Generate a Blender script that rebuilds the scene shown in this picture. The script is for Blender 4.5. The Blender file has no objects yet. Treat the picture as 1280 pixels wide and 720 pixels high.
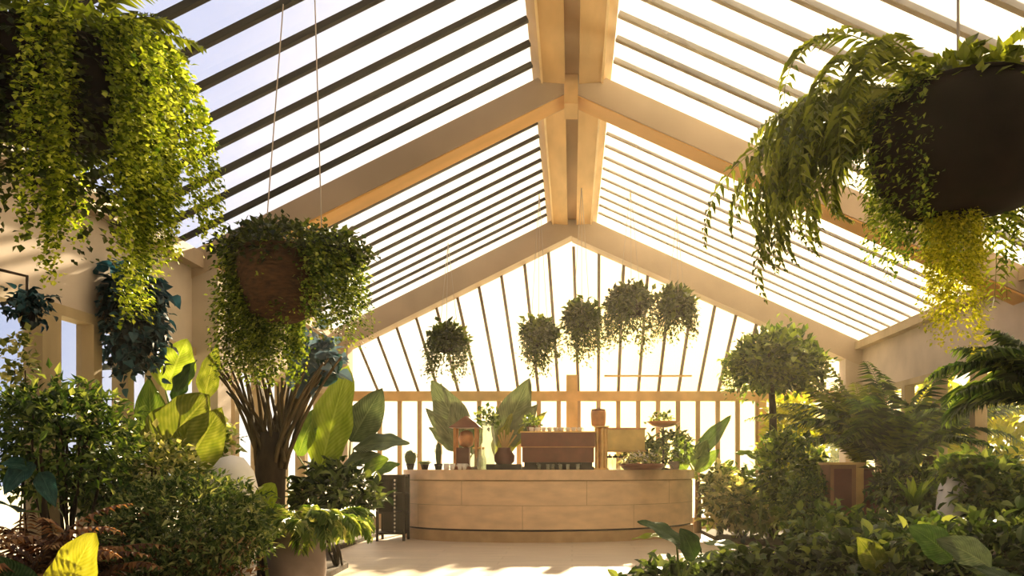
import bpy, math, random
import numpy as np
from mathutils import Vector

SC = bpy.context.scene
COL = SC.collection
PI = math.pi
# ------------------------------------------------------------------ measuring
F, CX, CY, EYE = 1000.0, 715.0, 586.0, 1.15
def P(x, y, Y):
    """world point seen at photo position x, y when it stands Y metres into the room"""
    return Vector(((x - CX) * Y / F, Y, EYE + (CY - y) * Y / F))
def PX(x, Y): return (x - CX) * Y / F
def PZ(y, Y): return EYE + (CY - y) * Y / F

# ------------------------------------------------------------------ mesh helper
TEMPL = {}
def _t(name, rows, cup=0.10, droop=0.15):
    v, f = [], []
    prev = None
    for t, w in rows:
        z = -droop * t * t
        if w == 0:
            idx = (len(v),); v.append((0, t, z))
        else:
            idx = (len(v), len(v) + 1, len(v) + 2)
            v += [(-w, t, z + cup * w * 2), (0, t, z), (w, t, z + cup * w * 2)]
        if prev is not None:
            a, b = prev, idx
            if len(a) == 1 and len(b) == 3: f += [(a[0], b[1], b[0]), (a[0], b[2], b[1])]
            elif len(a) == 3 and len(b) == 3: f += [(a[0], a[1], b[1]), (a[0], b[1], b[0]), (a[1], a[2], b[2]), (a[1], b[2], b[1])]
            else: f += [(a[0], a[1], b[0]), (a[1], a[2], b[0])]
        prev = idx
    TEMPL[name] = (np.array(v, float), np.array(f, int))
_t('small', [(0, 0), (.42, .5), (1, 0)])
_t('lance', [(0, 0), (.35, .5), (1, 0)], cup=.15, droop=.25)
_t('oval', [(0, 0), (.18, .36), (.45, .5), (.75, .34), (1, 0)], cup=.18, droop=.3)
_t('heart', [(0, 0), (.08, .4), (.3, .52), (.65, .34), (1, 0)], cup=.15, droop=.35)

def norm(a):
    return a / np.maximum(np.linalg.norm(a, axis=1, keepdims=True), 1e-9)

class MB:
    def __init__(s):
        s.v, s.f, s.n, s.uv = [], [], 0, None
    def add(s, v, f):
        v = np.asarray(v, float).reshape(-1, 3)
        s.v.append(v)
        for q in f: s.f.append(tuple(int(i) + s.n for i in q))
        s.n += len(v)
    def leaves(s, pos, d, up, L, W, tpl='small'):
        tv, tf = TEMPL[tpl]
        pos = np.asarray(pos, float); N = len(pos)
        if N == 0: return
        y = norm(np.asarray(d, float)); x = norm(np.cross(y, np.asarray(up, float)) + 1e-6); z = np.cross(x, y)
        L = np.broadcast_to(np.asarray(L, float), (N,)); W = np.broadcast_to(np.asarray(W, float), (N,))
        v = (pos[:, None, :] + tv[None, :, 0, None] * (x * (L * W)[:, None])[:, None, :]
             + tv[None, :, 1, None] * (y * L[:, None])[:, None, :] + tv[None, :, 2, None] * (z * L[:, None])[:, None, :])
        f = (tf[None] + (np.arange(N) * len(tv))[:, None, None] + s.n).reshape(-1, 3)
        s.v.append(v.reshape(-1, 3)); s.f.extend(map(tuple, f.tolist())); s.n += N * len(tv)
    def box(s, lo, hi):
        a, b = lo, hi
        v = [(a[0], a[1], a[2]), (b[0], a[1], a[2]), (b[0], b[1], a[2]), (a[0], b[1], a[2]), (a[0], a[1], b[2]), (b[0], a[1], b[2]), (b[0], b[1], b[2]), (a[0], b[1], b[2])]
        s.add(v, [(0, 3, 2, 1), (4, 5, 6, 7), (0, 1, 5, 4), (1, 2, 6, 5), (2, 3, 7, 6), (3, 0, 4, 7)])
    def beam(s, p0, p1, w, h, up=(0, 0, 1), side=None):
        """box from p0 to p1 (top centre line); w sideways, h down along up"""
        p0, p1 = Vector(p0), Vector(p1); ax = (p1 - p0).normalized(); up = Vector(up)
        sd = Vector(side) if side else ax.cross(up).normalized()
        u = sd.cross(ax).normalized()
        v = []
        for p in (p0, p1):
            for a, b in ((-.5, 0), (.5, 0), (.5, -1), (-.5, -1)): v.append(tuple(p + sd * (a * w) + u * (b * h)))
        s.add(v, [(0, 1, 2, 3), (7, 6, 5, 4), (0, 4, 5, 1), (1, 5, 6, 2), (2, 6, 7, 3), (3, 7, 4, 0)])
    def tube(s, pts, r, n=6, cap=True):
        pts = [Vector(p) for p in pts]
        rs = list(r) if hasattr(r, '__len__') else [r] * len(pts)
        v, f = [], []
        for i, p in enumerate(pts):
            t = (pts[min(i + 1, len(pts) - 1)] - pts[max(i - 1, 0)])
            if t.length < 1e-9: t = Vector((0, 0, 1))
            t.normalize()
            a = t.cross(Vector((0.13, 0.29, 1)) if abs(t.z) < .95 else Vector((1, 0.1, 0))).normalized(); b = t.cross(a)
            for k in range(n):
                q = 2 * PI * k / n
                v.append(tuple(p + (a * math.cos(q) + b * math.sin(q)) * rs[i]))
        for i in range(len(pts) - 1):
            for k in range(n):
                k2 = (k + 1) % n
                f.append((i * n + k, i * n + k2, (i + 1) * n + k2, (i + 1) * n + k))
        if cap:
            f.append(tuple(range(n))[::-1]); f.append(tuple((len(pts) - 1) * n + k for k in range(n)))
        s.add(v, f)
    def lathe(s, c, prof, n=28):
        v, f = [], []
        for r, z in prof:
            for k in range(n):
                q = 2 * PI * k / n
                v.append((c[0] + r * math.cos(q), c[1] + r * math.sin(q), c[2] + z))
        for i in range(len(prof) - 1):
            for k in range(n):
                k2 = (k + 1) % n
                f.append((i * n + k, i * n + k2, (i + 1) * n + k2, (i + 1) * n + k))
        f.append(tuple(range(n))[::-1]); f.append(tuple((len(prof) - 1) * n + k for k in range(n)))
        s.add(v, f)
    def prism(s, poly, z0, z1):
        n = len(poly)
        v = [(x, y, z0) for x, y in poly] + [(x, y, z1) for x, y in poly]
        f = [tuple(range(n))[::-1], tuple(range(n, 2 * n))] + [(i, (i + 1) % n, n + (i + 1) % n, n + i) for i in range(n)]
        s.add(v, f)
    def build(s, name, mat, parent=None, smooth=False):
        root = parent
        while root is not None and root.parent is not None: root = root.parent
        off = np.array(root.location) if root is not None else np.zeros(3)
        V = np.concatenate(s.v) - off
        me = bpy.data.meshes.new(name)
        me.from_pydata(V.tolist(), [], s.f)
        if s.uv is not None and len(s.uv) == len(V):
            ul = me.uv_layers.new(name='UVMap'); li = np.zeros(len(me.loops), int); me.loops.foreach_get('vertex_index', li)
            ul.data.foreach_set('uv', np.asarray(s.uv, float)[li].ravel())
        if smooth: me.polygons.foreach_set('use_smooth', [True] * len(me.polygons))
        me.materials.append(mat); me.update()
        o = bpy.data.objects.new(name, me); COL.objects.link(o)
        if parent is not None: o.parent = parent
        return o

def tag(o, label, cat, group=None, kind=None):
    o['label'] = label; o['category'] = cat
    if group: o['group'] = group
    if kind: o['kind'] = kind
    return o
def thing(name, label, cat, loc, group=None):
    o = bpy.data.objects.new(name, None); o.empty_display_size = .1; COL.objects.link(o); o.location = loc
    return tag(o, label, cat, group)
def shell(name, loc=(0, 0, 0)):
    o = bpy.data.objects.new(name, None); o.empty_display_size = .1; COL.objects.link(o); o.location = loc; o['kind'] = 'structure'
    return o
def struct(name, mb, mat):
    o = mb.build(name, mat); o['kind'] = 'structure'; return o
def dup(root, loc, label, group=None):
    r = root.copy(); COL.objects.link(r); r.location = loc; r['label'] = label
    if group: r['group'] = group
    for ch in list(root.children):
        c = ch.copy(); COL.objects.link(c); c.parent = r
        for g in list(ch.children):
            d = g.copy(); COL.objects.link(d); d.parent = c
    return r

# ------------------------------------------------------------------ materials
def newmat(name):
    m = bpy.data.materials.new(name); m.use_nodes = True
    nt = m.node_tree; nt.nodes.clear()
    out = nt.nodes.new('ShaderNodeOutputMaterial')
    return m, nt, out
def N(nt, t, **kw):
    n = nt.nodes.new('ShaderNode' + t)
    for k, v in kw.items(): setattr(n, k, v)
    return n
def ramp(nt, fac, stops):
    r = N(nt, 'ValToRGB'); e = r.color_ramp.elements
    while len(e) < len(stops): e.new(.5)
    for el, (p, c) in zip(e, stops): el.position = p; el.color = (*c, 1)
    nt.links.new(fac, r.inputs[0]); return r.outputs[0]
def solid(name, c, rough=.6, var=.12, scale=6, stretch=(1, 1, 1), metal=0, bump=.0, spec=.4):
    m, nt, out = newmat(name)
    b = N(nt, 'BsdfPrincipled'); b.inputs['Roughness'].default_value = rough; b.inputs['Metallic'].default_value = metal
    b.inputs['Specular IOR Level'].default_value = spec
    tc = N(nt, 'TexCoord'); mp = N(nt, 'Mapping'); mp.inputs['Scale'].default_value = stretch
    nz = N(nt, 'TexNoise'); nz.inputs['Scale'].default_value = scale; nz.inputs['Detail'].default_value = 6
    nt.links.new(tc.outputs['Object'], mp.inputs[0]); nt.links.new(mp.outputs[0], nz.inputs['Vector'])
    lo = tuple(max(0, x * (1 - var * 1.6)) for x in c); hi = tuple(min(1, x * (1 + var * 1.6)) for x in c)
    nt.links.new(ramp(nt, nz.outputs[0], [(.3, lo), (.7, hi)]), b.inputs['Base Color'])
    if bump:
        bp = N(nt, 'Bump'); bp.inputs['Strength'].default_value = bump; bp.inputs['Distance'].default_value = .02
        nt.links.new(nz.outputs[0], bp.inputs['Height']); nt.links.new(bp.outputs[0], b.inputs['Normal'])
    nt.links.new(b.outputs[0], out.inputs[0]); return m
def leafmat(name, cols, trans=.45, tmul=(1.5, 1.35, .6), rough=.36, uvveins=False):
    m, nt, out = newmat(name)
    geo = N(nt, 'NewGeometry')
    k = len(cols)
    if uvveins:
        tc = N(nt, 'TexCoord'); sx = N(nt, 'SeparateXYZ'); nt.links.new(tc.outputs['UV'], sx.inputs[0])
        a = N(nt, 'MATH'.title() if False else 'Math', operation='SUBTRACT'); nt.links.new(sx.outputs[0], a.inputs[0]); a.inputs[1].default_value = .5
        ab = N(nt, 'Math', operation='ABSOLUTE'); nt.links.new(a.outputs[0], ab.inputs[0])
        k1 = N(nt, 'Math', operation='MULTIPLY_ADD'); nt.links.new(ab.outputs[0], k1.inputs[0]); k1.inputs[1].default_value = -.55; nt.links.new(sx.outputs[1], k1.inputs[2])
        w = N(nt, 'Math', operation='MULTIPLY'); nt.links.new(k1.outputs[0], w.inputs[0]); w.inputs[1].default_value = 125
        sn = N(nt, 'Math', operation='SINE'); nt.links.new(w.outputs[0], sn.inputs[0])
        nz = N(nt, 'TexNoise'); nz.inputs['Scale'].default_value = 5; nt.links.new(tc.outputs['UV'], nz.inputs['Vector'])
        mx = N(nt, 'Math', operation='MULTIPLY_ADD'); nt.links.new(sn.outputs[0], mx.inputs[0]); mx.inputs[1].default_value = .07; nt.links.new(nz.outputs[0], mx.inputs[2])
        rib = N(nt, 'Math', operation='LESS_THAN'); nt.links.new(ab.outputs[0], rib.inputs[0]); rib.inputs[1].default_value = .022
        ad = N(nt, 'Math', operation='MULTIPLY_ADD'); nt.links.new(rib.outputs[0], ad.inputs[0]); ad.inputs[1].default_value = .35; nt.links.new(mx.outputs[0], ad.inputs[2])
        fac = ad.outputs[0]
        stops = [(.25 + .5 * i / max(1, k - 1), c) for i, c in enumerate(cols)]
    else:
        fac = geo.outputs['Random Per Island']
        stops = [(i / max(1, k - 1), c) for i, c in enumerate(cols)]
    colr = ramp(nt, fac, stops)
    b = N(nt, 'BsdfPrincipled'); b.inputs['Roughness'].default_value = rough; b.inputs['Specular IOR Level'].default_value = .15 if uvveins else .35
    nt.links.new(colr, b.inputs['Base Color'])
    if uvveins:
        bp = N(nt, 'Bump'); bp.inputs['Strength'].default_value = .35; bp.inputs['Distance'].default_value = .01
        nt.links.new(sn.outputs[0], bp.inputs['Height']); nt.links.new(bp.outputs[0], b.inputs['Normal'])
    mul = N(nt, 'Mix', data_type='RGBA', blend_type='MULTIPLY'); mul.inputs[0].default_value = 1
    nt.links.new(colr, mul.inputs[6]); mul.inputs[7].default_value = (*tmul, 1)
    t = N(nt, 'BsdfTranslucent'); nt.links.new(mul.outputs[2], t.inputs[0])
    mix = N(nt, 'MixShader'); mix.inputs[0].default_value = trans
    nt.links.new(b.outputs[0], mix.inputs[1]); nt.links.new(t.outputs[0], mix.inputs[2]); nt.links.new(mix.outputs[0], out.inputs[0])
    return m
def glassmat(name, tint, milky=.0, mcol=(1, 1, 1), gloss=.06):
    m, nt, out = newmat(name)
    tr = N(nt, 'BsdfTransparent'); tr.inputs[0].default_value = (*tint, 1)
    tl = N(nt, 'BsdfTranslucent'); tl.inputs[0].default_value = (*mcol, 1)
    gl = N(nt, 'BsdfGlossy'); gl.inputs['Roughness'].default_value = .08
    tc = N(nt, 'TexCoord'); nz = N(nt, 'TexNoise'); nz.inputs['Scale'].default_value = .7; nz.inputs['Detail'].default_value = 4
    nt.links.new(tc.outputs['Object'], nz.inputs['Vector'])
    mr = N(nt, 'MapRange'); mr.inputs[1].default_value = .3; mr.inputs[2].default_value = .7; mr.inputs[3].default_value = milky * .75; mr.inputs[4].default_value = milky * 1.25
    nt.links.new(nz.outputs[0], mr.inputs[0])
    m1 = N(nt, 'MixShader'); nt.links.new(mr.outputs[0], m1.inputs[0]); nt.links.new(tr.outputs[0], m1.inputs[1]); nt.links.new(tl.outputs[0], m1.inputs[2])
    m2 = N(nt, 'MixShader'); m2.inputs[0].default_value = gloss; nt.links.new(m1.outputs[0], m2.inputs[1]); nt.links.new(gl.outputs[0], m2.inputs[2])
    nt.links.new(m2.outputs[0], out.inputs[0]); return m

def floor_mat():
    m, nt, out = newmat('floor_boards')
    b = N(nt, 'BsdfPrincipled'); b.inputs['Roughness'].default_value = .5; b.inputs['Specular IOR Level'].default_value = .3
    tc = N(nt, 'TexCoord'); mp = N(nt, 'Mapping'); mp.inputs['Scale'].default_value = (1, 1, 1)
    nt.links.new(tc.outputs['Object'], mp.inputs[0])
    br = N(nt, 'TexBrick'); br.inputs['Scale'].default_value = 1; br.inputs['Brick Width'].default_value = 1.8; br.inputs['Row Height'].default_value = .3
    br.inputs['Mortar Size'].default_value = .004; br.inputs['Color1'].default_value = (.60, .49, .37, 1); br.inputs['Color2'].default_value = (.55, .45, .34, 1); br.inputs['Mortar'].default_value = (.42, .33, .24, 1)
    nt.links.new(mp.outputs[0], br.inputs['Vector'])
    nz = N(nt, 'TexNoise'); nz.inputs['Scale'].default_value = 3; nz.inputs['Detail'].default_value = 6
    m2 = N(nt, 'Mapping'); m2.inputs['Scale'].default_value = (.5, 4, 1); nt.links.new(tc.outputs['Object'], m2.inputs[0]); nt.links.new(m2.outputs[0], nz.inputs['Vector'])
    mx = N(nt, 'Mix', data_type='RGBA', blend_type='MULTIPLY'); mx.inputs[0].default_value = .5
    nt.links.new(br.outputs[0], mx.inputs[6]); nt.links.new(ramp(nt, nz.outputs[0], [(.3, (.75, .75, .75)), (.7, (1.1, 1.1, 1.1))]), mx.inputs[7])
    nt.links.new(mx.outputs[2], b.inputs['Base Color']); nt.links.new(b.outputs[0], out.inputs[0]); return m

M = {
    'floor': floor_mat(),
    'plaster': solid('warm_plaster', (.52, .435, .36), .9, .10, 1.6, bump=.1),
    'timber': solid('honey_timber', (.64, .42, .19), .55, .12, 3, (1, .25, 1)),
    'underside': solid('amber_underside_board', (.72, .42, .15), .55, .08, 3, (.3, 1, .3)),
    'timber_raft': solid('rafter_timber', (.42, .325, .24), .6, .10, 3, (.3, 1, .3)),
    'timber_gable': solid('gable_timber', (.44, .345, .26), .6, .10, 3, (.3, 1, .3)),
    'groove': solid('dark_timber_groove', (.36, .21, .09), .6, .1, 3, (1, .25, 1)),
    'highlight_strip': solid('ridge_highlight_strip', (.85, .66, .38), .4, .06, 3),
    'bar_shade': solid('shaded_olive_bar', (.018, .017, .010), .6, .1),  # left-slope bars, near and far: backlit shade put into the colour
    'bar_shade_far': solid('shaded_grey_brown_bar', (.085, .072, .055), .6, .1),
    'bar_glow': solid('glow_taupe_bar', (.36, .31, .245), .5, .1),  # right-slope bars, same material: sun glow put into the colour
    'bar_glow_far': solid('far_glow_taupe_bar', (.33, .26, .18), .5, .1),
    'mullion': solid('mullion_grey_brown', (.20, .16, .12), .5, .1),
    'lowpost': solid('lower_post_timber', (.46, .32, .19), .6, .1, 3, (1, 1, .25)),
    'post': solid('post_timber', (.42, .32, .19), .6, .12, 3, (1, 1, .25)),
    'counter': solid('counter_oak', (.76, .55, .36), .5, .07, 5, (.6, .6, 1.6)),
    'counter_top': solid('counter_top_oak', (.72, .51, .33), .4, .07, 5),
    'plinth': solid('plinth_oak', (.48, .33, .19), .6, .08, 5),
    'soil': solid('dark_soil', (.06, .042, .028), .95, .4, 14, bump=.6),
    'coir': solid('coir_basket', (.085, .045, .022), .95, .35, 18, (1, 1, 3), bump=.8),
    'darkpot': solid('dark_brown_pot', (.009, .0055, .005), .75, .25, 8, spec=.1),
    'wicker': solid('wicker', (.22, .13, .06), .8, .3, 20, (1, 1, 4), bump=.6),
    'mauve': solid('mauve_glaze', (.30, .235, .215), .6, .12, 5),
    'white': solid('white_glaze', (.82, .77, .72), .5, .05, 4),
    'wire': solid('thin_wire', (.42, .36, .30), .5, .05),
    'trunk': solid('dark_trunk', (.038, .025, .014), .9, .35, 12, (1, 1, .4), bump=.8),
    'tan': solid('tan_stem', (.34, .25, .14), .7, .25, 10, (1, 1, .3)),
    'stalk': solid('brown_stalk', (.085, .058, .022), .7, .3, 10, (1, 1, .3)),
    'gstalk': solid('green_stalk', (.18, .24, .06), .6, .25, 8),
    'darkmetal': solid('dark_metal', (.035, .025, .02), .4, .2, metal=.4),
    'redwood': solid('red_brown_enamel', (.17, .055, .03), .35, .12, 5),
    'copper': solid('copper', (.55, .26, .12), .35, .15, 6, metal=.7),
    'brass': solid('brass', (.70, .45, .18), .35, .12, metal=.7),
    'wood_box': solid('pedestal_wood', (.26, .14, .075), .6, .15, 4, (1, 1, .3)),
    'wood_lit': solid('pedestal_sunlit_wood', (.50, .34, .14), .6, .1, 4),  # lit copy of the pedestal wood, sunlight put into the colour
    'maroon': solid('maroon_panel', (.13, .045, .035), .6, .15, 4),
    'cup': solid('cup_glaze', (.80, .72, .62), .35, .05),
    'amber': solid('amber_case', (.62, .45, .16), .35, .12, 4),
    'glassc': glassmat('clear_pane', (.98, .98, .97), .04, (1, .97, .9), .04),
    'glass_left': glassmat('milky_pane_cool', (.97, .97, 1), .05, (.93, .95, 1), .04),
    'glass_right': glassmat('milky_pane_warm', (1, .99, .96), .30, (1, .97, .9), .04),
    'bottle': glassmat('bottle_glass', (.86, .90, .82), .12, (.9, .95, .85), .14),
}
L = {
    'ivy_gold': leafmat('leaf_ivy_gold', [(.045, .085, .008), (.185, .245, .022), (.42, .47, .05), (.72, .72, .18)], .52, (1.4, 1.45, .6)),
    'ivy': leafmat('leaf_ivy', [(.03, .065, .010), (.09, .14, .02), (.20, .26, .04), (.42, .46, .11)], .47, (1.4, 1.4, .6)),
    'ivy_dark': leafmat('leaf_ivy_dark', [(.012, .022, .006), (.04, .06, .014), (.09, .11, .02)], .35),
    'fern': leafmat('leaf_fern', [(.05, .07, .01), (.12, .16, .02), (.24, .29, .04)], .45),
    'olive': leafmat('leaf_olive', [(.022, .045, .010), (.06, .10, .02), (.15, .20, .04), (.30, .36, .09)], .4, (1.35, 1.4, .6)),
    'hang': leafmat('leaf_hang', [(.018, .032, .007), (.042, .066, .013), (.10, .13, .022)], .32),
    'palm': leafmat('leaf_palm', [(.012, .032, .010), (.034, .072, .018), (.09, .15, .032), (.27, .33, .08)], .35, (1.3, 1.4, .6)),
    'green': leafmat('leaf_green', [(.016, .04, .010), (.045, .09, .02), (.11, .18, .04), (.32, .38, .14)], .38),  # palest tone stands for light passing between the leaves
    'dkgreen': leafmat('leaf_dark_green', [(.008, .02, .006), (.028, .055, .015), (.08, .125, .038), (.25, .31, .11)], .3),
    'box': leafmat('leaf_box', [(.025, .055, .016), (.06, .11, .035), (.15, .21, .075), (.42, .45, .23)], .38),
    'pale': leafmat('leaf_pale', [(.06, .12, .02), (.17, .25, .06), (.36, .42, .15), (.60, .60, .33)], .4),
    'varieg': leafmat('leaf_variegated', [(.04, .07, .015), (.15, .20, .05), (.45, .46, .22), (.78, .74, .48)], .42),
    'teal': leafmat('leaf_teal', [(.004, .012, .013), (.008, .028, .034), (.02, .07, .09), (.06, .14, .16)], .2, (1, 1.2, 1.2)),
    'teal2': leafmat('leaf_teal_blue', [(.008, .04, .055), (.02, .085, .12), (.05, .16, .21)], .25, (1, 1.1, 1.1)),
    'blue': leafmat('leaf_blue_grey', [(.06, .095, .11), (.12, .18, .22), (.22, .31, .36)], .3, (1, 1.1, 1.1)),
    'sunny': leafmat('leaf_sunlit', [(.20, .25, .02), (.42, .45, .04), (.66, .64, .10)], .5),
    'brown': leafmat('leaf_dry_brown', [(.06, .025, .012), (.15, .065, .03), (.27, .14, .06), (.40, .26, .12)], .3, (1.3, 1, .7)),
    'big_lime': leafmat('bigleaf_lime', [(.20, .28, .035), (.30, .38, .06), (.42, .49, .12)], .42, (1.25, 1.25, .6), uvveins=True),
    'big_yellow': leafmat('bigleaf_yellow', [(.34, .34, .035), (.48, .46, .06), (.58, .55, .11)], .4, (1.25, 1.25, .6), uvveins=True),
    'big_olive': leafmat('bigleaf_olive', [(.12, .16, .025), (.20, .23, .04), (.34, .35, .10)], .38, (1.2, 1.2, .6), uvveins=True),
    'big_grey': leafmat('bigleaf_grey_green', [(.075, .105, .062), (.12, .16, .095), (.19, .235, .14)], .16, (1.1, 1.1, .7), uvveins=True),
    'big_dark': leafmat('bigleaf_dark', [(.018, .045, .016), (.035, .075, .026), (.07, .12, .05)], .25, uvveins=True),
    'big_green': leafmat('bigleaf_green', [(.06, .12, .025), (.11, .19, .04), (.20, .28, .08)], .4, uvveins=True),
    'big_teal': leafmat('bigleaf_teal', [(.02, .07, .06), (.04, .11, .10), (.08, .17, .15)], .3, (1, 1.1, 1), uvveins=True),
}

# ------------------------------------------------------------------ plant helpers
def rng(seed): return np.random.default_rng(seed)
def rdir(r, n):
    a = r.normal(size=(n, 3)); return norm(a)

def strands(mb, c, r0, n, lens, spread, leaf, per_m, seed, rise=.1, wid=.8, az=(0, 2 * PI), tpl='small', jit=.03, droopk=.25, taper=.3, bundle=0):
    """trailing stems that arch over a rim of radius r0 about c and hang down, covered in leaves"""
    r = rng(seed)
    for _ in range(n):
        if bundle and _ % bundle: a = a0 + r.normal() * .05; Ln = L0 * r.uniform(.8, 1.02); sp = s0 + r.normal() * .015; rr = q0
        else: a = a0 = r.uniform(*az); Ln = L0 = r.uniform(*lens); sp = s0 = spread * r.uniform(.25, 1.0); rr = q0 = r0 * r.uniform(.55, 1)
        if 0: a = r.uniform(*az); Ln = r.uniform(*lens); sp = spread * r.uniform(.25, 1.0); rr = r0 * r.uniform(.55, 1)
        k = max(4, int(Ln * per_m)); s = np.sort(r.uniform(0, Ln, k))
        out = rr + sp * (1 - np.exp(-s / droopk)); z = rise * r.uniform(.4, 1.2) * np.sin(np.minimum(s / .18, PI / 2 + .6)) - np.maximum(s - .10, 0)
        sw = .05 * np.sin(s * r.uniform(3, 7) + r.uniform(0, 6))
        da = a + sw
        pos = np.stack([c[0] + out * np.cos(da), c[1] + out * np.sin(da), c[2] + z], 1) + r.normal(size=(k, 3)) * jit
        d = np.stack([np.cos(da), np.sin(da), -0.5 * np.ones(k)], 1) + rdir(r, k) * .9
        up = np.stack([np.cos(da) * .5, np.sin(da) * .5, np.ones(k)], 1) + rdir(r, k) * .6
        mb.leaves(pos, d, up, leaf * r.uniform(.6, 1.25, k) * (1 - taper * s / Ln), wid, tpl)
def bush(mb, c, rad, n, leaf, seed, wid=.7, tpl='small', lumps=14, up=.25, shellk=.55, zmin=None, out=.7):
    """leaves on stems gathered in lumps around an ellipsoid"""
    r = rng(seed); c = np.array(c, float); rad = np.array(rad, float)
    u = rdir(r, n); rr = shellk + (1 - shellk) * r.uniform(0, 1, n) ** .6
    ld = rdir(r, lumps); amp = np.max(np.clip(u @ ld.T - .72, 0, 1), axis=1) / .28
    rr = rr * (.80 + .25 * amp)
    pos = c + u * rad * rr[:, None] + r.normal(size=(n, 3)) * leaf * .5
    if zmin is not None:
        k = pos[:, 2] > zmin; pos, u = pos[k], u[k]; n = len(pos)
    d = u * out + rdir(r, n) * .8 + np.array([0, 0, up]); nu = rdir(r, n) * .6 + np.array([0, 0, 1.]) + u * .3
    mb.leaves(pos, d, nu, leaf * r.uniform(.6, 1.3, n), wid, tpl)
def arc(base, az, elev, length, droop, n=14):
    p = np.array(base, float); pts = [p.copy()]; e = elev
    for i in range(n):
        st = length / n
        p = p + st * np.array([math.cos(az) * math.cos(e), math.sin(az) * math.cos(e), math.sin(e)]); pts.append(p.copy())
        e -= droop / n * (0.5 + i / n)
    return np.array(pts)
def frond(mb, base, az, elev, length, droop, lf, seed, n=34, wid=.16, start=.15, rr=.008, hang=.35, twist=0.0, fwd=.55, end=.25):
    """a feather-shaped frond: a bent rib with leaflets in pairs"""
    r = rng(seed); pts = arc(base, az, elev, length, droop)
    mb.tube([tuple(p) for p in pts], list(np.linspace(rr, rr * .3, len(pts))), 4)
    t = np.linspace(start, .99, n); idx = t * (len(pts) - 1); i0 = np.minimum(idx.astype(int), len(pts) - 2); fr = (idx - i0)[:, None]
    pos = pts[i0] * (1 - fr) + pts[i0 + 1] * fr; tan = norm(pts[i0 + 1] - pts[i0])
    side = np.array([-math.sin(az + twist), math.cos(az + twist), 0.]); nrm = norm(np.cross(np.broadcast_to(side, tan.shape), tan)) * -1
    env = np.sin(PI * np.clip((t - start) / (1 - start) * .82 + .14, 0, 1)) ** .7
    for s in (-1, 1):
        d = side * s + tan * fwd + np.array([0, 0, -hang]) + r.normal(size=(n, 3)) * .08
        mb.leaves(pos, d, np.abs(nrm) * np.array([0, 0, 1.]) + nrm * .3 + np.array([0, 0, .8]), lf * np.maximum(env, end) * r.uniform(.85, 1.1, n), wid / np.maximum(env, .5), 'lance')
def blade(mb, base, tip, width, face, bend=.15, fold=.12, wave=.02, seed=0, rows=16, cols=8, shape=(.75, .85), bendto=(0, 0, -1)):
    """one broad leaf from base to tip; face is the direction its upper side looks to"""
    r = rng(seed); b, t = np.array(base, float), np.array(tip, float); ax = t - b; Ln = np.linalg.norm(ax); ax = ax / Ln
    f = np.array(face, float); f = f - ax * (f @ ax); f /= np.linalg.norm(f); sd = np.cross(ax, f)
    bt = np.array(bendto, float)
    V, uv, fc = [], [], []
    ph = r.uniform(0, 6)
    for i in range(rows + 1):
        q = i / rows; w = width * .5 * (math.sin(PI * min(1, q ** shape[0])) ** shape[1]) + .002
        mid = b + ax * Ln * q + bt * bend * Ln * (q * q) + f * bend * .4 * Ln * math.sin(PI * q) 
        for j in range(cols + 1):
            u = j / cols * 2 - 1
            rip = wave * math.sin(q * 17 + ph + u * 2) * abs(u) * Ln
            V.append(mid + sd * (u * w) + f * (abs(u) * fold * w * 2 - .12 * w * u * u + rip)); uv.append((j / cols, q))
    for i in range(rows):
        for j in range(cols):
            a = i * (cols + 1) + j; fc.append((a, a + 1, a + cols + 2, a + cols + 1))
    mb.add(V, fc); mb.uv = (mb.uv or []) + uv
def big_leaf(parent, mat, base, tip, width, face, root=None, stalk='gstalk', sr=.012, lname=None, **kw):
    mb = MB(); blade(mb, base, tip, width, face, **kw)
    o = mb.build('leaf', mat, parent, True)
    if lname: o['label'] = lname
    if root is not None:
        b, q = Vector(base), Vector(root); m = q.lerp(b, .55) + Vector((0, 0, .08 * (b - q).length))
        s = MB(); pts = []
        for i in range(9):
            t = i / 8; pts.append(q * (1 - t) ** 2 + m * 2 * t * (1 - t) + b * t * t)
        s.tube(pts, [sr * 1.5 - sr * .8 * i / 8 for i in range(9)], 6); s.build('leaf_stalk', M[stalk], o, True)
    return o
def fan_leaves(parent, mat, c, n, lens, width, seed, elev=(.3, 1.1), root=None, z0=.0, bend=.25, stalk='gstalk', az=(0, 2 * PI), stem=.5):
    """rosette of broad leaves on stalks round c"""
    r = rng(seed); c = np.array(c, float)
    for i in range(n):
        a = az[0] + (az[1] - az[0]) * (i + r.uniform(0, .8)) / n; e = r.uniform(*elev); Ln = r.uniform(*lens)
        d = np.array([math.cos(a) * math.cos(e), math.sin(a) * math.cos(e), math.sin(e)])
        b = c + d * Ln * stem + np.array([0, 0, z0]); e2 = e * .4 - .15
        d2 = np.array([math.cos(a) * math.cos(e2), math.sin(a) * math.cos(e2), math.sin(e2)])
        big_leaf(parent, mat, b, b + d2 * Ln, width * Ln * r.uniform(.85, 1.1), (d2[0] * -.5, d2[1] * -.5, 1), root=c, stalk=stalk, sr=.006, bend=bend, seed=seed * 31 + i)

def stems(parent, mat, base, tops, r, seed, name='stem', n=6):
    rr = rng(seed); base = Vector(base)
    for tp in tops:
        s = MB(); tp = Vector(tp); b = base + Vector((*(rr.normal(size=2) * .04), 0)); pts = []
        for i in range(7):
            t = i / 6; pts.append(b.lerp(tp, t) + Vector((*(rr.normal(size=2) * .012 * (0 < i < 6)), 0)))
        s.tube(pts, [r * (1.15 - .5 * i / 6) for i in range(7)], n); s.build(name, M[mat] if isinstance(mat, str) else mat, parent, True)

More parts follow.
